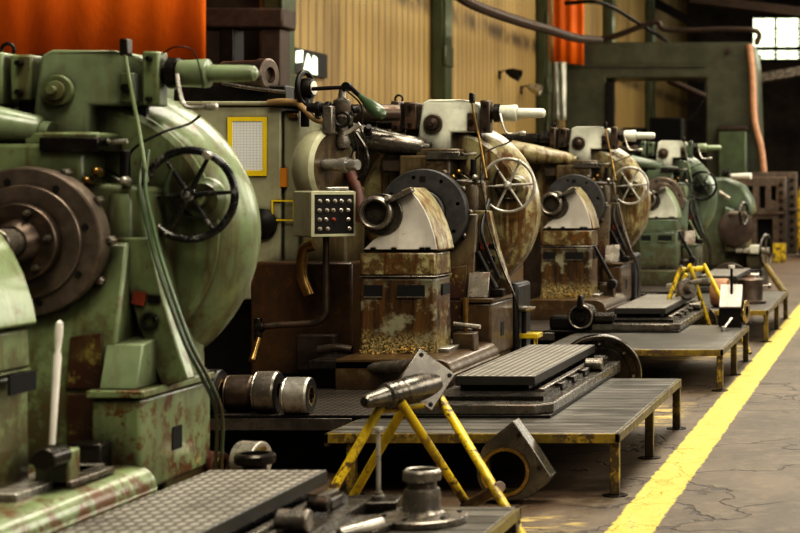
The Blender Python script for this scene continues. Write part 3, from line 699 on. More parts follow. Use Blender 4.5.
    MB().box(.745, .785, -2.60, tray_back-.05, .44, .475).build('tray_rail', 'worn_steel', t, bev=.006)
    for k in range(5): MB().box(.79, .84, -2.30+k*.40, -2.12+k*.40, .43, .475).build('rail_clip', 'dark_steel', t, bev=.008)
    MB().cyl((.78, -1.15, .475), (.90, -1.15, .475), .045).build('clamp_knob', 'worn_steel', t, bev=.008)
    MB().cyl((.78, -.80, .475), (.86, -.80, .475), .032).build('clamp_knob', 'dark_steel', t, bev=.006)
    return t
PG = dict(filler_x=-.25, ps=.06, pr=.0085, block='green', drum='green', rim='green_clean', frame='green', rib='green', head='green_clean', dial='green', bracket='green', motor='dark_steel', tube='green_clean',
          arm='green_clean', slab='dark_steel', pot='green', plate='plate_brown', hub='bronze', sleeve='worn_steel', wheel='black_chip', wt=.0175, pipe='green_dark', rod='green', tie='green',
          base='green_base', slope='green_clean', wlow='green', wmid='green', wside='green', wtop='green', ledge='green', chuck='worn_steel', swarf='black')
PC = dict(block='bronze', drum='cream_dirty', rim='cream_dirty', frame='brown_cream', rib='cream_dirty', head='cream', dial='bronze', bracket='bronze', motor='dark_steel', tube='cream',
          arm='grey_steel', slab='grey_steel', pot='brown_cream', plate='plate_grey', hub='plate_grey', sleeve='worn_steel', flat=True, wheel='wheel_steel', wt=.0125, pipe='dark_steel', rod='brass', tie='black',
          base='brown_cream', slope='worn_steel', wlow='stained', wmid='cream_dirty', wside='cream_dirty', wtop='white_panel', ledge='worn_steel', chuck='worn_steel', swarf='straw')
PC3 = dict(PC, arm='cream_dirty', plate='plate_grey', rib='brown_cream', drum='cream_dirty')
PG4 = dict(PG, filler_x=-.2, ps=0, pr=.007, drum='green_far', frame='green_far', rib='green_far', head='cream', dial='bronze', bracket='green_far', tube='green_clean', arm='green_far', wheel='black', wt=.018, slope='worn_steel',
           wtop='cream', wside='green_clean', wmid='green_far', wlow='green_far', base='green_far', pipe='black', ledge='green_clean')
gear_machine((-3.08, 7.8, 0), PG, 'nearest machine, pale green with chipped black hand wheel and brown face plate', 'white', wshift=(-.045, 0, -.06), sz=.975, sup=(.0, .55))
gear_machine((-2.94, 13.5, 0), PC, 'second machine in the row, cream head with rust streaked drum and bright hand wheel', 'small')
gear_machine((-2.94, 19.6, 0), PC3, 'third machine in the row, cream and brown with steel rimmed hand wheel', 'black', sup=(-.9, -.02))
gear_machine((-2.82, 25.7, 0), PG4, 'fourth machine in the row, sea green body with white head and black hand wheel', 'black')

# ------------------------------------------------------------------ control cabinet left of the second machine
Y0 = 13.0
def c2(px, py, Y=Y0): return at(px, py, Y)
xa, xb = c2(190, 0).x, c2(298, 0).x; zt, zb = c2(0, 106).z, c2(0, 300).z
t = thing('control_cabinet', 'tall khaki steel cabinet with yellow framed chart behind the nearest machine', 'cabinet', (0, 0, 0))
MB().box(xa-.3, c2(281, 0).x, Y0, Y0+1.2, zb, zt).build('body', 'cabinet', t, bev=.012)
MB().box(c2(281, 0).x, xb, Y0+.03, Y0+1.1, zb, zt-.03).build('side_panel', 'cabinet', t, bev=.02, seg=3)
MB().box(xa-.3, xb+.02, Y0-.02, Y0+1.2, zt, zt+.035).build('lid', 'cabinet', t, bev=.012)
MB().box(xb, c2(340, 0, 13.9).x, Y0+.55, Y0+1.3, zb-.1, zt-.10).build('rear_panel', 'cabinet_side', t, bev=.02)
MB().box(xa-.3, -4.41, Y0+.15, Y0+1.2, 0, zb).build('plinth', 'black', t, bev=.01)
MB().box(c2(288, 0).x, c2(297, 0).x, Y0+.0, Y0+.06, c2(0, 118).z, c2(0, 113).z).build('hinge', 'brass', t, bev=.005)
MB().box(c2(280, 0).x, c2(286, 0).x, Y0-.0, Y0+.04, c2(0, 187).z, c2(0, 168).z).build('orange_tab', flat('orange_card', (.55, .22, .02), .5, .1), t)
sg = MB(); z1, z0 = c2(0, 117).z, c2(0, 176).z; x0, x1 = c2(228, 0).x, c2(267, 0).x
f_ = MB().prism([(x0, z0), (x1, z0), (x1, z1), (x0, z1)], Y0-.012, Y0, holes=[[(x0+.034, z0+.040), (x1-.028, z0+.040), (x1-.028, z1-.03), (x0+.034, z1-.03)]]).build('yellow_frame', 'yellow_sign', t)
MB().box(x0+.025, x1-.02, Y0-.008, Y0-.001, z0+.034, z1-.024).build('chart', 'paper', t, label='white gridded paper chart')
x0, x1 = c2(272, 0).x, c2(295, 0).x; z1, z0 = c2(0, 200).z, c2(0, 221).z
MB().prism([(x0, z0), (x1, z0), (x1, z1), (x0, z1)], Y0-.012, Y0-.002, holes=[[(x0+.012, z0+.012), (x1-.012, z0+.012), (x1-.012, z1-.012), (x0+.012, z1-.012)]]).build('yellow_outline', 'yellow_sign', t)
MB().lathe((c2(262, 224).x, Y0, c2(262, 224).z), (0, -1, 0), [(0, 0), (0, .11), (.03, .11), (.05, .06), (.07, 0)], 24).build('black_knob', 'black', t)

# round transmission housing with bright shaft
Yh = 12.7
o = c2(318, 165, Yh)
t = thing('gearbox_housing', 'round cream gearbox with shining steel shaft above the push button box', 'gearbox', (o.x+.05, o.y, 0), math.radians(0))
ax = Vector((1, -.30, 0)).normalized(); ctr = Vector((-.0, .12, o.z-.02))
MB().lathe(ctr-ax*.16, ax, [(0, 0), (0, .23), (.05, .27), (.12, .285), (.17, .28), (.19, .26), (.195, .25), (.17, .23), (.17, 0)], 56).build('housing', 'cabinet', t, ang=30)
MB().lathe(ctr+ax*.005, ax, [(0, 0), (0, .232), (.012, .232), (.014, 0)], 48).build('face', 'brown_cream', t)
sa = Vector((.93, -.36, .0)).normalized(); s0 = Vector((-.04, .03, o.z-.0))
MB().lathe(s0-sa*.12, sa, [(0, 0), (0, .048), (.09, .048), (.09, .060), (.10, .062), (.14, .062), (.145, .044), (.30, .044), (.30, .052), (.33, .056), (.36, .052), (.36, .038), (.43, .040), (.44, .036), (.44, 0)], 32).build('shaft', 'chrome', t, ang=25)
MB().box(-.02, .05, .0, .08, o.z+.22, o.z+.42).build('clip', 'worn_steel', t, bev=.01)
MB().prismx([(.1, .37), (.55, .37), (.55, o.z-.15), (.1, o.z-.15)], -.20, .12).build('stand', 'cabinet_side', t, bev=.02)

# push button box
Yp = 12.1
o = c2(333, 237, Yp)
t = thing('push_button_box', 'cream push button box with four rows of switches on a pipe arm', 'control box', (o.x, o.y, o.z), math.radians(38))
MB().box(-.155, .155, -.0, .33, .0, .31).build('box', 'cabinet', t, bev=.012, seg=3)
MB().box(-.13, .14, -.006, .002, .022, .285).build('switch_panel', 'black', t, bev=.002)
f_ = MB().prism([(-.152, .004), (.152, .004), (.152, .306), (-.152, .306)], -.012, .0, holes=[[(-.13, .022), (.138, .022), (.138, .285), (-.13, .285)]]).build('bezel', 'cabinet', t)
rb = random.Random(5)
for r in range(4):
    for c in range(5):
        if (r, c) in ((3, 2), (3, 3), (2, 3)): continue
        x = -.095+c*.05+rb.uniform(-.006, .006); z = .055+(3-r)*.062
        m = 'button' if rb.random() < .75 else ('steel' if rb.random() < .8 else 'red_plate')
        MB().lathe((x, -.005, z), (0, -1, 0), [(0, 0), (0, .015), (.008, .015), (.012, .009), (.026, .008), (.028, 0)], 12).build('push_button', m, t)
MB().box(-.03, .12, .03, .07, .31, .335).build('top_strip', 'steel', t, bev=.006)
# bent support pipe
w = lambda px, py, Y: tuple(at(px, py, Y))
t = thing('bent_pipe', 'bare rusty brown pipe bent from the button box down to the left', 'pipe', w(326, 320, 12.2))
l = lambda px, py, Y: at(px, py, Y)-at(326, 320, 12.2)
MB().tube([l(326, 236, 12.25), l(326, 270, 12.25), l(326, 305, 12.25), l(325, 314, 12.25), l(317, 322, 12.25), l(300, 324, 12.25), l(280, 325, 12.25), l(262, 327, 12.25)], .022, 12).build('pipe', 'bronze', t)
MB().cyl(l(264, 327, 12.25), l(256, 327, 12.25), .035).build('elbow', 'dark_steel', t, bev=.005)
MB().cyl(l(258, 318, 12.25), l(258, 340, 12.25), .028).build('valve_body', 'dark_steel', t, bev=.005)
MB().cyl(l(259, 338, 12.2), l(252, 361, 12.1), .018, .026).build('valve_handle', 'brass', t, bev=.004)
MB().tube([l(314, 245, 12.5), l(304, 250, 12.5), l(302, 275, 12.5), l(309, 295, 12.5)], .04, 12).build('brass_elbow', 'brass', t)

# pipework above the housing
t = thing('valve_group', 'dark oily valve group with pipes left of the cream machine head', 'valve', w(342, 125, 12.9))
O = at(342, 125, 12.9); l = lambda px, py, Y: at(px, py, Y)-O
MB().lathe(l(342, 148, 12.9), (0, 0, 1), [(0, 0), (0, .05), (.05, .06), (.10, .045), (.16, .05), (.17, .075), (.22, .08), (.24, .05), (.27, .06), (.34, .06), (.36, .03), (.42, .02), (.43, 0)], 24).build('valve_body', 'worn_steel', t, ang=30)
MB().torus(l(342, 119, 12.8), (0, 1, 0), .05, .012, 24, 8).build('gauge_rim', 'black', t)
MB().tube([l(308, 108, 12.9), l(325, 108, 12.9), l(345, 109, 12.9)], .035, 12).build('joint_pipe', 'black', t)
for px in (318, 328): MB().cyl(l(px-2, 109, 12.88), l(px+3, 109, 12.88), .055).build('pipe_nut', 'black', t, bev=.005)
MB().tube([l(345, 134, 12.7), l(352, 130, 12.7), l(360, 124, 12.7)], .018, 8).build('spout', 'steel', t)
MB().tube([l(345, 113, 13.2), l(372, 113, 13.2), l(398, 113, 13.3)], .065, 14).build('thick_pipe', 'bronze', t)
MB().cyl(l(332, 148, 13), l(332, 128, 13), .03).build('clip', 'steel', t)
for (a, b_, c_, d_) in ((352, 130, 356, 168), (360, 128, 364, 160), (349, 135, 350, 160)):
    MB().tube([l(a, b_, 12.7), l((a+c_)/2+4, (b_+d_)/2, 12.7), l(c_, d_, 12.7)], .006, 6).build('thin_wire', 'void', t)
for k in range(7):
    px, py = rb.uniform(335, 375), rb.uniform(108, 150)
    MB().lathe(l(px, py, 13.0), (rb.uniform(-1, 1), -.5, rb.uniform(-.6, .6)), [(0, 0), (0, .03), (.04, .035), (.05, .02), (.10, .02), (.10, 0)], 10).build('fitting', rb.choice(('black', 'dark_steel', 'worn_steel')), t)
t = thing('rim_wheel', 'black ring wheel with white hub seen nearly edge on above the khaki cabinet', 'wheel', w(305, 88, 13.0))
O = at(305, 88, 13.0); l = lambda px, py, Y: at(px, py, Y)-O
ax = (1, -.14, 0)
MB().torus((0, 0, 0), ax, .115, .020, 44, 10).build('rim', 'black', t)
MB().lathe((-.02, .01, 0), ax, [(0, 0), (0, .07), (.05, .075), (.08, .065), (.085, 0)], 28).build('hub', 'black', t)
MB().lathe((.064, -.010, 0), ax, [(0, 0), (0, .05), (.008, .05), (.01, 0)], 24).build('hub_face', 'white_panel', t)
MB().cyl((0, 0, -.05), (0.0, 0, -.28), .03).build('post', 'black', t)
t = thing('linkage_rod', 'thin black jointed rod leading from ring wheel to grey green grip', 'linkage', w(312, 88, 12.9))
O = at(312, 88, 12.9); l = lambda px, py, Y: at(px, py, Y)-O
MB().tube([l(312, 89, 12.9), l(330, 88, 12.9), l(350, 87, 12.9)], .014, 8, 0).build('rod', 'black', t)
MB().lathe(l(349, 87, 12.95), (0, -1, 0), [(0, 0), (0, .032), (.08, .032), (.08, 0)], 16).build('joint', 'black', t)
MB().tube([l(350, 87, 12.9), l(360, 96, 12.8), l(364, 100, 12.8)], .018, 8).build('rod', 'black', t)
d = l(381, 115, 12.6)-l(360, 96, 12.7)
MB().lathe(l(360, 96, 12.7), d, [(0, 0), (0, .018), (.06, .028), (.14, .048), (.20, .052), (.25, .042), (.27, .02), (.27, 0)], 24).build('grip', 'green_dark', t)
MB().tube([l(346, 90, 12.8), l(361, 105, 12.8), l(362, 125, 12.8)], .006, 6).build('wire', 'void', t)
tag(MB().tube([w(268, 103, 12.95), w(282, 101.5, 12.95), w(296, 103, 12.95), w(305, 110, 12.9), w(315, 119, 12.9), w(324, 121.5, 12.9)], .024, 12).build('tan_hose', 'hose_tan'), 'thick tan hose curving over the top right corner of the khaki cabinet', 'hose')
tag(MB().tube([w(326, 128, 13.05), w(336, 146, 13.05), w(347, 166, 13.0), w(356, 188, 12.9), w(360, 206, 12.8), w(358, 222, 12.8)], .042, 12).build('red_hose', 'hose_red'), 'thick red brown hose hanging behind the push button box', 'hose')
tag(MB().tube([w(356, 133, 12.55), w(366, 150, 12.5), w(367, 168, 12.5), w(358, 180, 12.5)], .012, 8).build('grey_cable', 'dark_steel'), 'thin grey cable looping beside the red brown hose', 'cable')
t = thing('cylinder_motor', 'dark brown round motor lying above the khaki cabinet', 'motor', w(255, 100, 13.2))
O = at(255, 100, 13.2); l = lambda px, py, Y: at(px, py, Y)-O
MB().lathe(l(225, 76, 13.3), (1, -.25, 0), [(0, 0), (0, .11), (.28, .115), (.30, .125), (.37, .125), (.38, .11), (.38, .06), (.35, .055), (.35, 0)], 36).build('casing', 'bronze', t, ang=30)
MB().box(l(195, 0, 13.3).x, l(290, 0, 13.3).x, .0, .4, l(0, 105, 13.3).z, l(0, 86, 13.3).z).build('mount', 'black', t, bev=.01)
MB().tube([l(222, 83, 12.9), l(250, 88, 12.9), l(285, 92, 12.9)], .013, 8).build('tie_bar', 'worn_steel', t)
MB().box(l(289, 0, 13).x, l(300, 0, 13).x, -.1, .1, l(0, 104, 13).z, l(0, 88, 13).z).build('bracket', 'dark_steel', t, bev=.008)

# dark lower casings filling the space under the cabinet
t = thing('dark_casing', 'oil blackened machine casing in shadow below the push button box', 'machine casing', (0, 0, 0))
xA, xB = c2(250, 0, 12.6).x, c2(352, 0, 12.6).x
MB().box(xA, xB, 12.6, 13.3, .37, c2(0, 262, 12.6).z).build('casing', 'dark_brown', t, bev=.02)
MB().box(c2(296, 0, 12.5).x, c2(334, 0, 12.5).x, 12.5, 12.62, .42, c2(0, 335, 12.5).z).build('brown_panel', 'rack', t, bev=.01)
MB().tube([w(318, 350, 12.3), w(335, 348, 12.3), w(352, 350, 12.3)], .03, 10).build('rod', 'bronze', t)
MB().cyl(w(346, 368, 11.9), w(408, 367, 11.6), .022, .05).build('tapered_spindle', 'worn_steel', t)
MB().box(c2(315, 0, 11.9).x, c2(398, 0, 11.9).x, 11.75, 12.2, .50, .56).build('slide', 'dark_steel', t, bev=.01)
MB().box(c2(315, 0, 11.9).x, c2(398, 0, 11.9).x, 11.85, 12.2, .37, .50).build('slide_foot', 'black', t, bev=.01)

# ------------------------------------------------------------------ rollers and rings
def roller(pxl, pxr, r, Y, z, mat, lab, bore=True, name='steel_roller', bm='gold'):
    xl = (pxl-900)*Y/F; L = (pxr-pxl)*Y/F
    t = thing(name, lab, 'roller', (xl, Y, z), group='rollers lying on the tread plate')
    MB().lathe((0, 0, r), (1, 0, 0), [(0, 0), (0, r*.93), (.012, r), (.02, r*.97), (.026, r), (L-.012, r), (L, r*.94), (L, r*.55), (L-.05, r*.52), (L-.05, 0)], 44).build('body', mat, t, ang=25)
    MB().lathe((L-.002, 0, r), (1, 0, 0), [(0, r*.57), (0, r*.9), (.006, r*.9), (.006, r*.57)], 40, True).build('end_face', 'black', t)
    MB().lathe((L-.012, 0, r), (1, 0, 0), [(0, r*.42), (0, r*.56), (.016, r*.56), (.016, r*.42)], 32, True).build('bore_ring', bm, t)
roller(207, 222, .13, 10.52, .37, 'black', 'black roller with brass bore at the left end, half hidden by green machine')
roller(227, 255, .108, 10.62, .37, 'bronze', 'rust brown roller between the black roller and the grey roller', bm='bronze')
roller(256, 279, .122, 10.56, .37, 'worn_steel', 'large grey steel roller with grooved left edge, second from the right', bm='bronze')
roller(285, 311, .108, 10.50, .37, 'steel', 'bright steel roller with dark end and brass bore, rightmost')
t = thing('flat_ring', 'dark steel ring lying flat behind the nearest tread tray', 'ring', (at(255, 0, 7.85).x, 7.85, .37))
MB().lathe((0, 0, .12), (0, 0, 1), [(0, .06), (0, .08), (.01, .088), (.035, .088), (.045, .08), (.045, .06)], 40, True).build('ring', 'dark_steel', t)
MB().pipe((0, 0, .0), (0, 0, .12), .05, .04).build('sleeve', 'black', t)
def small_roll(px, Y, r, L, mat, lab):
    t = thing('bushing', lab, 'bushing', (at(px, 0, Y).x, Y, .37))
    MB().pipe((0, 0, r), (L, -.03, r), r, r*.6, 32).build('shell', mat, t, bev=.004)
    MB().pipe((L-.004, -.03, r), (L+.006, -.031, r), r*.75, r*.55).build('bore_ring', 'gold', t)
small_roll(208, 8.15, .065, .07, 'hose_red', 'small copper red bushing lying beside the green base')
small_roll(240, 8.2, .085, .11, 'steel', 'pale steel bushing behind the flat dark ring')

# ------------------------------------------------------------------ platforms
def platform(X0, X1, Ya, Yb, lab, z=.35, front='yellow_old'):
    t = thing('low_platform', lab, 'platform', ((X0+X1)/2, Ya, 0), group='plank topped platforms along the machines')
    w = (X1-X0)/2; L = Yb-Ya
    MB().box(-w+.02, w-.02, .02, L-.02, z-.035, z).build('plank_top', 'planks', t, bev=.004)
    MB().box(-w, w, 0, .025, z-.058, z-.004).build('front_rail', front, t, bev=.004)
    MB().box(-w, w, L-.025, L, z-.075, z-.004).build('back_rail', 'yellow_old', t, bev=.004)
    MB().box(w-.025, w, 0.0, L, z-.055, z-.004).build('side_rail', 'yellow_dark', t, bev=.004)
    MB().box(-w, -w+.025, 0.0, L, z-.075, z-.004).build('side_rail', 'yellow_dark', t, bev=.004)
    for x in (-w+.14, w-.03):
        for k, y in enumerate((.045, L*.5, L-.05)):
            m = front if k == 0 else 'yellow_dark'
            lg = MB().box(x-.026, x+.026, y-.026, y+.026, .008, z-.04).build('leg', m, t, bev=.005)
            MB().lathe((x, y, 0), (0, 0, 1), [(0, 0), (0, .07), (.005, .07), (.008, .05), (.010, 0)], 20).build('foot', 'dark_steel', lg)
    return t
platform(-3.14, -1.60, 4.45, 7.60, 'platform under the flanged sleeve at the bottom edge')
platform(-3.15, -1.535, 9.84, 12.66, 'yellow edged platform before the second machine, square pillow block leaning on it')
platform(-3.0, -1.465, 14.9, 17.5, 'middle platform carrying the slotted clamp block, before the third machine')
platform(-2.9, -1.435, 19.6, 23.1, 'farthest platform carrying the dark drum')

# ------------------------------------------------------------------ leaning ring discs behind platforms
def disc(px, Y, r, zc, lab, tilt=16):
    t = thing('ring_disc', lab, 'disc', (at(px, 0, Y).x, Y, zc)); t.rotation_euler = (math.radians(tilt), 0, math.radians(14))
    MB().lathe((0, 0, 0), (0, -1, 0), [(0, 0), (0, r), (.035, r), (.04, r*.97), (.04, r*.90), (.03, r*.89), (.03, r*.72), (.045, r*.70), (.045, r*.40), (.03, r*.38), (.03, 0)], 64).build('disc', 'dark_steel', t, ang=20)
    MB().torus((0, -.036, 0), (0, 1, 0), r*.975, .007, 64, 8).build('rim', 'worn_steel', t)
    for a in range(8): MB().cyl((r*.8*math.cos(a*.785), -.03, r*.8*math.sin(a*.785)), (r*.8*math.cos(a*.785), -.045, r*.8*math.sin(a*.785)), .012, n=8).build('bolt', 'worn_steel', t)
disc(598, 13.27, .32, .31, 'large dark ringed disc leaning behind the yellow edged platform')
disc(694, 19.38, .25, .215, 'large dark ringed disc leaning beyond the middle platform')

# ------------------------------------------------------------------ pillow block leaning on the front platform
Yb = 9.60
pb = thing('pillow_block', 'grey steel pillow block with golden bearing ring, leaning against the platform', 'bearing block', tuple(at(505, 472, Yb)))
C0 = at(505, 472, Yb)
def rel(px, py): p = at(px, py, Yb)-C0; return (p.x, p.z)
poly = [rel(513, 421), rel(535, 452), rel(551, 477), rel(547, 484), rel(530, 497), rel(520, 500)]+[(.155*math.cos(math.radians(a)), .155*math.sin(math.radians(a))) for a in (-75, -90, -105, -125, -145, -165, -185)]+[rel(481, 450), rel(486, 443)]
hole = [(.125*math.cos(2*math.pi*i/40), .125*math.sin(2*math.pi*i/40)) for i in range(40)]
MB().prism(poly, 0, .15, holes=[hole]).build('housing', 'grey_steel', pb, bev=.004)
MB().lathe((0, -.008, 0), (0, 1, 0), [(0, .112), (0, .131), (.008, .133), (.15, .131), (.15, .112)], 48, True).build('bearing_ring', 'gold', pb, ang=30)
for px, py in ((521, 435), (541, 468)):
    x, z = rel(px, py); MB().cyl((x-.01, .0, z-.0), (x-.01, -.012, z), .010, n=12).build('bolt', 'dark_steel', pb)
# ------------------------------------------------------------------ yellow trestle stand with flanged spindle
ST = Vector((-2.45, 9.1, 0))
def trestle(lab, spl):
    t = thing('trestle_stand', lab, 'stand', ST, group='yellow tube trestles')
    for a, c in (((382, 405, 8.95), (306, 536, 8.75)), ((403, 409, 9.25), (344, 512, 9.38)), ((401, 402, 8.95), (472, 512, 9.39)), ((440, 398, 9.2), (525, 540, 8.66))):
        p = at(*a)-ST; q_ = at(*c)-ST; q_.z = .0
        lg = MB().cyl(q_, p, .0235, n=16).build('leg', 'yellow', t)
    MB().cyl(at(378, 410, 8.95)-ST, at(442, 402, 9.2)-ST, .02, n=12).build('cross_bar', 'yellow', t)
    return t
st = trestle('yellow tubular trestle carrying the flanged spindle, before the low platform', True)
MB().cyl(at(465, 508, 9.37)-ST, at(500, 487, 8.84)-ST, .030, n=18).build('brace', 'bronze', st, bev=.004)
tt = thing('flanged_spindle', 'grey tapered spindle with square flange plate resting on the yellow trestle', 'spindle', ST)
a, b_ = at(364, 402, 8.80)-ST, at(432, 384, 9.22)-ST; d = (b_-a); Ls = d.length
MB().lathe(a, d, [(0, 0), (0, .024), (.01, .032), (.03, .036), (.14, .050), (.15, .062), (.17, .066), (.18, .058), (.20, .066), (.22, .058), (.24, .066), (.26, .058), (.28, .068), (.36, .072), (Ls, .072), (Ls, 0)], 28).build('shaft', 'grey_steel', tt, ang=30)
u, v_, dn = frame_of(d); Rm = Matrix((u, dn, v_)).transposed()
Pc = at(425, 380, 9.15)-ST
sq = [(  .165*math.cos(math.radians(a_+6)), .165*math.sin(math.radians(a_+6))) for a_ in (0, 90, 180, 270)]
m4 = Matrix.Translation(Pc) @ Matrix.Rotation(math.radians(38), 4, 'Z') @ Matrix.Rotation(math.radians(-12), 4, 'X')
pl = MB().prism(sq, -.012, .012, holes=[], mat=m4).build('flange_plate', 'grey_steel', tt, bev=.006)
MB().lathe(m4 @ Vector((0, .012, 0)), m4.to_3x3() @ Vector((0, 1, 0)), [(0, 0), (0, .115), (.05, .12), (.07, .10), (.07, 0)], 36).build('round_flange', 'dark_steel', tt, ang=30)
for s_ in sq:
    p = m4 @ Vector((s_[0]*.78, -.012, s_[1]*.78)); MB().cyl(p, p+(m4.to_3x3() @ Vector((0, -.004, 0))), .011, n=12).build('bolt_hole', 'void', tt)
# the same trestle farther down the row
s2 = copy_tree(st); s2.location = (at(694, 0, 18.6).x, 18.6, 0); s2.scale = (.95, .95, 1.42); s2['label'] = 'smaller looking yellow trestle standing between the middle and farthest platforms'
t = thing('round_cutter', 'grey round dished part resting on the far yellow trestle', 'machine part', tuple(at(686, 289, 18.5)))
MB().lathe((0, 0, 0), (.5, -.8, .1), [(0, 0), (0, .10), (.03, .115), (.05, .10), (.05, .05), (.16, .04), (.16, 0)], 30).build('dish', 'worn_steel', t, ang=30)
MB().cyl((-.2, .1, .02), (.25, -.1, .1), .03).build('arbor', 'steel', t)
# yellow bracket on the floor plate
t = thing('yellow_bracket', 'small bright yellow bracket lying behind the far tread tray', 'bracket', tuple(at(655, 309, 19.0)-Vector((0, 0, .0))))
MB().box(-.16, .17, 0, .2, .0, .05).build('bar', 'yellow', t, bev=.008)
MB().box(-.02, .06, -.03, .1, -.10, .02).build('lug', 'yellow', t, bev=.01)
t['label'] = 'small bright yellow bracket lying behind the far tread tray'

t = thing('yellow_bench', 'tiny orange yellow bench behind the tread tray of the second machine', 'bench', tuple(at(526, 0, 13.9)*1-Vector((0, 0, at(526, 0, 13.9).z-.37))))
MB().box(-.09, .09, 0, .2, .15, .19).build('top', 'yellow', t, bev=.005)
for x in (-.08, .06): MB().box(x, x+.025, 0, .03, 0, .15).build('leg', 'yellow', t)
t = thing('round_dish', 'pale round metal dish on a post right of the second machine pedestal', 'dish', (at(524, 0, 13.95).x, 13.95, .37))
MB().lathe((0, 0, .36), (0, 0, 1), [(0, 0), (0, .05), (.02, .085), (.035, .09), (.03, .08), (.015, .0)], 32).build('dish', 'steel', t)
MB().cyl((0, 0, 0), (0, 0, .37), .02).build('post', 'black', t)
# gauge round casting in front of the third machine
t = thing('round_casting', 'dark round capped casting on the base before the third machine', 'casting', (at(582, 0, 16.6).x, 16.6, .37))
MB().lathe((0, -.05, .13), (0, -1, 0), [(-.25, 0), (-.25, .11), (0, .12), (.02, .12), (.03, .09), (.02, .085), (.02, .05), (.05, .045), (.05, 0)], 36).build('cap', 'dark_steel', t, ang=25)
MB().torus((0, -.075, .13), (0, 1, 0), .105, .010, 36, 8).build('cap_rim', 'worn_steel', t)
MB().prism([(-.03, .2), (.03, .2), (.02, .33), (-.02, .33)], -.12, .0).build('lug', 'dark_steel', t, bev=.008)
MB().box(-.30, .28, -.02, .2, .0, .13).build('casting_body', 'black', t, bev=.03)
MB().cyl((.12, -.02, .12), (.30, -.02, .12), .05).build('side_boss', 'dark_steel', t, bev=.01)

# ------------------------------------------------------------------ objects on the near platform
Z0 = .35
p = at(424, 0, 7.25)
t = thing('flanged_sleeve', 'grey steel sleeve with wide round flange on the near platform', 'sleeve', (p.x, 7.22, Z0))
MB().lathe((0, 0, 0), (0, 0, 1), [(0, .05), (0, .174), (.004, .180), (.026, .180), (.032, .172), (.042, .09), (.05, .078), (.06, .074), (.115, .074), (.135, .070), (.145, .058), (.165, .056), (.17, .073), (.175, .076), (.205, .076), (.212, .072), (.212, .056), (.06, .052)], 56, True).build('sleeve', 'worn_steel', t, ang=25)
MB().torus((0, 0, .208), (0, 0, 1), .065, .007, 44, 8).build('rim', 'steel', t)
for a in range(6): MB().cyl((.145*math.cos(a*1.05+.3), .145*math.sin(a*1.05+.3), .034), (.145*math.cos(a*1.05+.3), .145*math.sin(a*1.05+.3), .041), .010, n=12).build('bolt_hole', 'void', t)
p = at(372, 0, 7.45)
t = thing('clamp_block', 'dark steel block with upright polished T bar on the near platform', 'clamp', (p.x, 7.42, Z0))
MB().box(-.13, .12, -.10, .10, 0, .062, Rz(8)).build('block', 'dark_steel', t, bev=.006)
MB().lathe((.035, 0, .055), (0, 0, 1), [(0, 0), (0, .026), (.02, .026), (.022, .018), (.035, .018), (.035, .010), (.285, .009), (.285, 0)], 20).build('rod', 'steel', t, ang=30)
MB().lathe((.035, 0, .335), (0, 0, 1), [(0, 0), (0, .010), (.01, .022), (.022, .020), (.024, 0)], 16).build('rod_head', 'steel', t)
t = thing('flat_slab', 'thin pale steel slab lying beside the clamp block on the near platform', 'slab', (at(368, 0, 7.05).x, 7.0, Z0+.0))
MB().prism([(-.17, -.32), (.05, -.32), (.11, .20), (.02, .26), (-.17, .20)], .0, .03, mat=Matrix(((1, 0, 0), (0, 0, 1), (0, 1, 0)))).build('slab', 'worn_steel', t, bev=.004)
MB().cyl((-.02, -.25, .045), (.10, -.10, .06), .022).build('pin', 'steel', t, bev=.004)

# ------------------------------------------------------------------ objects around the middle platform
Yq = 17.2
t = thing('bearing_clamp_block', 'black block with slanted white plate and T bolt on the middle platform', 'bearing block', (at(731, 0, Yq).x, Yq, Z0))
MB().prismx([(0, 0), (-.01, .19), (.13, .37), (.20, .37), (.20, 0)], -.115, .10).build('block', 'black', t, bev=.01)
MB().prismx([(-.035, .185), (-.045, .20), (.125, .405), (.14, .39)], -.11, .10).build('white_plate', 'white_panel', t, bev=.003)
MB().lathe((.115, .10, .14), (1, -.2, 0), [(0, .055), (0, .11), (.02, .115), (.03, .11), (.03, .055)], 36, True).build('bearing_ring', 'gold', t, ang=30)
MB().cyl((.0, .06, .25), (.0, .06, .56), .012).build('T_bolt', 'black', t)
MB().lathe((.0, .06, .56), (0, 0, 1), [(0, 0), (0, .03), (.03, .035), (.035, 0)], 16).build('bolt_head', 'white_panel', t)
for x, z in ((-.07, .20), (.05, .20)): MB().box(x-.012, x+.012, -.035, -.01, z-.0, z+.012).build('screw', 'black', t)
t = thing('small_crank', 'small polished crank handle lying on the middle platform', 'crank', (at(722, 0, 16.6).x, 16.7, Z0))
MB().cyl((0, 0, .02), (.05, .3, .10), .014).build('arm', 'steel', t, bev=.003)
MB().cyl((0, -.0, .0), (0, 0, .05), .02).build('knob', 'steel', t, bev=.003)
t = thing('wooden_reel', 'brown round wooden reel on the farthest platform, left of the dark drum', 'reel', (at(713, 0, 20.1).x, 20.1, Z0))
MB().lathe((0, 0, .16), (1, -.15, 0), [(0, 0), (0, .15), (.02, .16), (.16, .16), (.18, .15), (.18, 0)], 32).build('reel', 'wood', t, ang=30)
t = thing('dark_drum', 'dark grey lidded drum with side handle on the farthest platform', 'drum', (at(750, 0, 20.7).x, 20.7, Z0))
MB().lathe((0, 0, 0), (0, 0, 1), [(0, 0), (0, .19), (.03, .19), (.035, .15), (.05, .145), (.27, .15), (.28, .14), (.30, .06), (.33, .05), (.33, 0)], 36).build('drum', 'bronze', t, ang=30)
MB().cyl((.14, 0, .20), (.22, 0, .20), .012).build('handle', 'worn_steel', t)
MB().cyl((.21, 0, .20), (.245, 0, .20), .03).build('handle_knob', 'worn_steel', t, bev=.005)

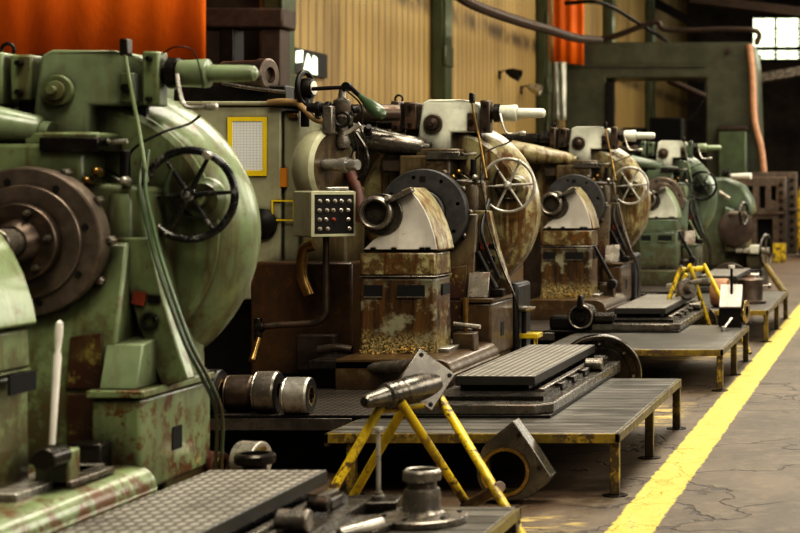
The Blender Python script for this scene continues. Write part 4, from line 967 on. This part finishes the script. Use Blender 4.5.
# ------------------------------------------------------------------ green knee type machine at the end of the row
YM = 30.5
O = Vector((at(738, 0, YM).x, YM, 0))
r_ = lambda px, py: (at(px, py, YM).x-O.x, at(px, py, YM).z)
t = thing('milling_machine', 'sea green milling machine with side hand wheels beyond the fourth gear machine', 'machine', O)
MB().prism([(r_(700, 0)[0], .3), (r_(748, 0)[0], .3), r_(747, 240), r_(747, 216), r_(753, 214), r_(751, 200), r_(742, 185), r_(726, 178), r_(712, 177), r_(700, 182)], 0, .9).build('column', 'green_far', t, bev=.06, seg=3)
MB().prism([r_(726, 252), r_(748, 252), r_(748, 215), r_(726, 206)], -.25, .02).build('apron', 'green_far', t, bev=.03)
x, z = r_(737, 228)
MB().lathe((x, -.25, z), (.3, -1, 0), [(0, 0), (0, .30), (.03, .31), (.05, .28), (.05, 0)], 36).build('face_disc', 'rack', t)
MB().box(r_(738, 0)[0], r_(768, 0)[0], -.45, .3, r_(0, 252)[1], r_(0, 248)[1]).build('table', 'steel', t, bev=.01)
MB().box(r_(748, 0)[0], r_(764, 0)[0], -.4, .2, .3, r_(0, 253)[1]).build('knee', 'green_far', t, bev=.04)
MB().box(r_(752, 0)[0], r_(762, 0)[0], -.5, -.3, r_(0, 253)[1], r_(0, 244)[1]).build('gear_case', 'cream', t, bev=.02)
for (px, py, rr) in ((746, 213, .18), (768, 250, .27)):
    x, z = r_(px, py); hw = MB().torus((x, -.45, z), (.96, -.3, 0), rr, .022, 36, 8).build('hand_wheel', 'dark_steel', t)
    MB().cyl((x-.25, -.37, z), (x+.05, -.46, z), .03).build('wheel_shaft', 'steel', hw)
    MB().cyl((x, -.45, z-rr), (x, -.45, z+rr), .015).build('wheel_spoke', 'worn_steel', hw)
MB().cyl((r_(732, 0)[0], -.1, r_(0, 176)[1]), (r_(752, 0)[0], -.2, r_(0, 176)[1]), .04, .055).build('lever', 'white_rod', t)
MB().lathe((r_(723, 0)[0], -.15, r_(0, 173)[1]), (1, 0, 0), [(0, 0), (0, .06), (.12, .07), (.14, 0)], 14).build('lever_hub', 'dark_steel', t)
MB().tube([(r_(720, 0)[0], -.1, r_(0, 192)[1]), (r_(731, 0)[0], -.2, r_(0, 199)[1])], .03, 8).build('handle', 'steel', t)
MB().box(r_(700, 0)[0]-.1, r_(764, 0)[0], -.5, 1.0, 0, .32).build('base', 'black', t, bev=.03)
tag(MB().cyl(at(766, 266, 30), at(785, 295, 26.2)*1+Vector((0, 0, .02)), .05).build('timber_prop', 'yellow_old'), 'yellow brown bar slanting down to the floor beyond the dark drum', 'bar')
t = thing('cable_reel', 'round grey flange standing behind the far trestle', 'flange', (at(729, 0, 25.2).x, 25.2, 0))
MB().lathe((0, 0, .32), (.2, -1, 0), [(0, .0), (0, .30), (.05, .31), (.08, .30), (.08, .24), (.05, .23), (.05, 0)], 40).build('flange', 'rack', t, ang=30)

# ------------------------------------------------------------------ light
W = bpy.data.worlds.new('daylight'); S.world = W; W.use_nodes = True
nt = W.node_tree; bg = nt.nodes['Background']
sky = nt.nodes.new('ShaderNodeTexSky'); sky.sky_type = 'NISHITA'; sky.sun_disc = False; sky.sun_elevation = math.radians(42); sky.sun_rotation = math.radians(70)
mx = nt.nodes.new('ShaderNodeMix'); mx.data_type = 'RGBA'; mx.inputs[0].default_value = .65; mx.inputs[7].default_value = (1., .88, .70, 1)
nt.links.new(sky.outputs[0], mx.inputs[6]); nt.links.new(mx.outputs[2], bg.inputs[0]); bg.inputs[1].default_value = .12
def area(name, loc, target, sx, sy, power, col=(1, .93, .78)):
    L = bpy.data.lights.new(name, 'AREA'); L.shape = 'RECTANGLE'; L.size = sx; L.size_y = sy; L.energy = power; L.color = col
    o = bpy.data.objects.new(name, L); COL.objects.link(o); o.location = loc
    o.rotation_euler = (Vector(target)-Vector(loc)).to_track_quat('-Z', 'Y').to_euler(); return o
# daylight entering by the roof lights and the tall windows of the right wall
for i, Y in enumerate((3.1, 11.1, 19.1, 27.1)):
    area('roof_light', (-1.0, Y, 10.9), (-1.6, Y+.5, 0), 7, 4, 820)
for i, Y in enumerate((37, 47, 57)): area('roof_light', (-1.0, Y, 10.9), (-3.0, Y, 0), 12, 4, 700, (1, .90, .72))
for i, (Y, pw) in enumerate(((3, 420), (13, 420), (23, 380), (33, 600), (43, 600), (53, 600))):
    area('window_light', (8.9, Y, 7.2), (-4, Y+1, 1.2), 7.5, 5.5, pw, (1, .93, .79))

# ------------------------------------------------------------------ camera
cd = bpy.data.cameras.new('camera'); cam = bpy.data.objects.new('camera', cd); COL.objects.link(cam); S.camera = cam
cam.location = (0, 0, HC); cam.rotation_euler = (math.radians(90), 0, 0)
cd.sensor_width = 36; cd.lens = F/800*36
cd.shift_x = -500/800; cd.shift_y = -(266.5-186)/800
cd.clip_end = 200; cd.clip_start = .1
cd.dof.use_dof = True; cd.dof.focus_distance = 11.6; cd.dof.aperture_fstop = 3.0
S.view_settings.view_transform = 'Standard'; S.view_settings.look = 'High Contrast'; S.view_settings.exposure = .25; S.view_settings.gamma = 1
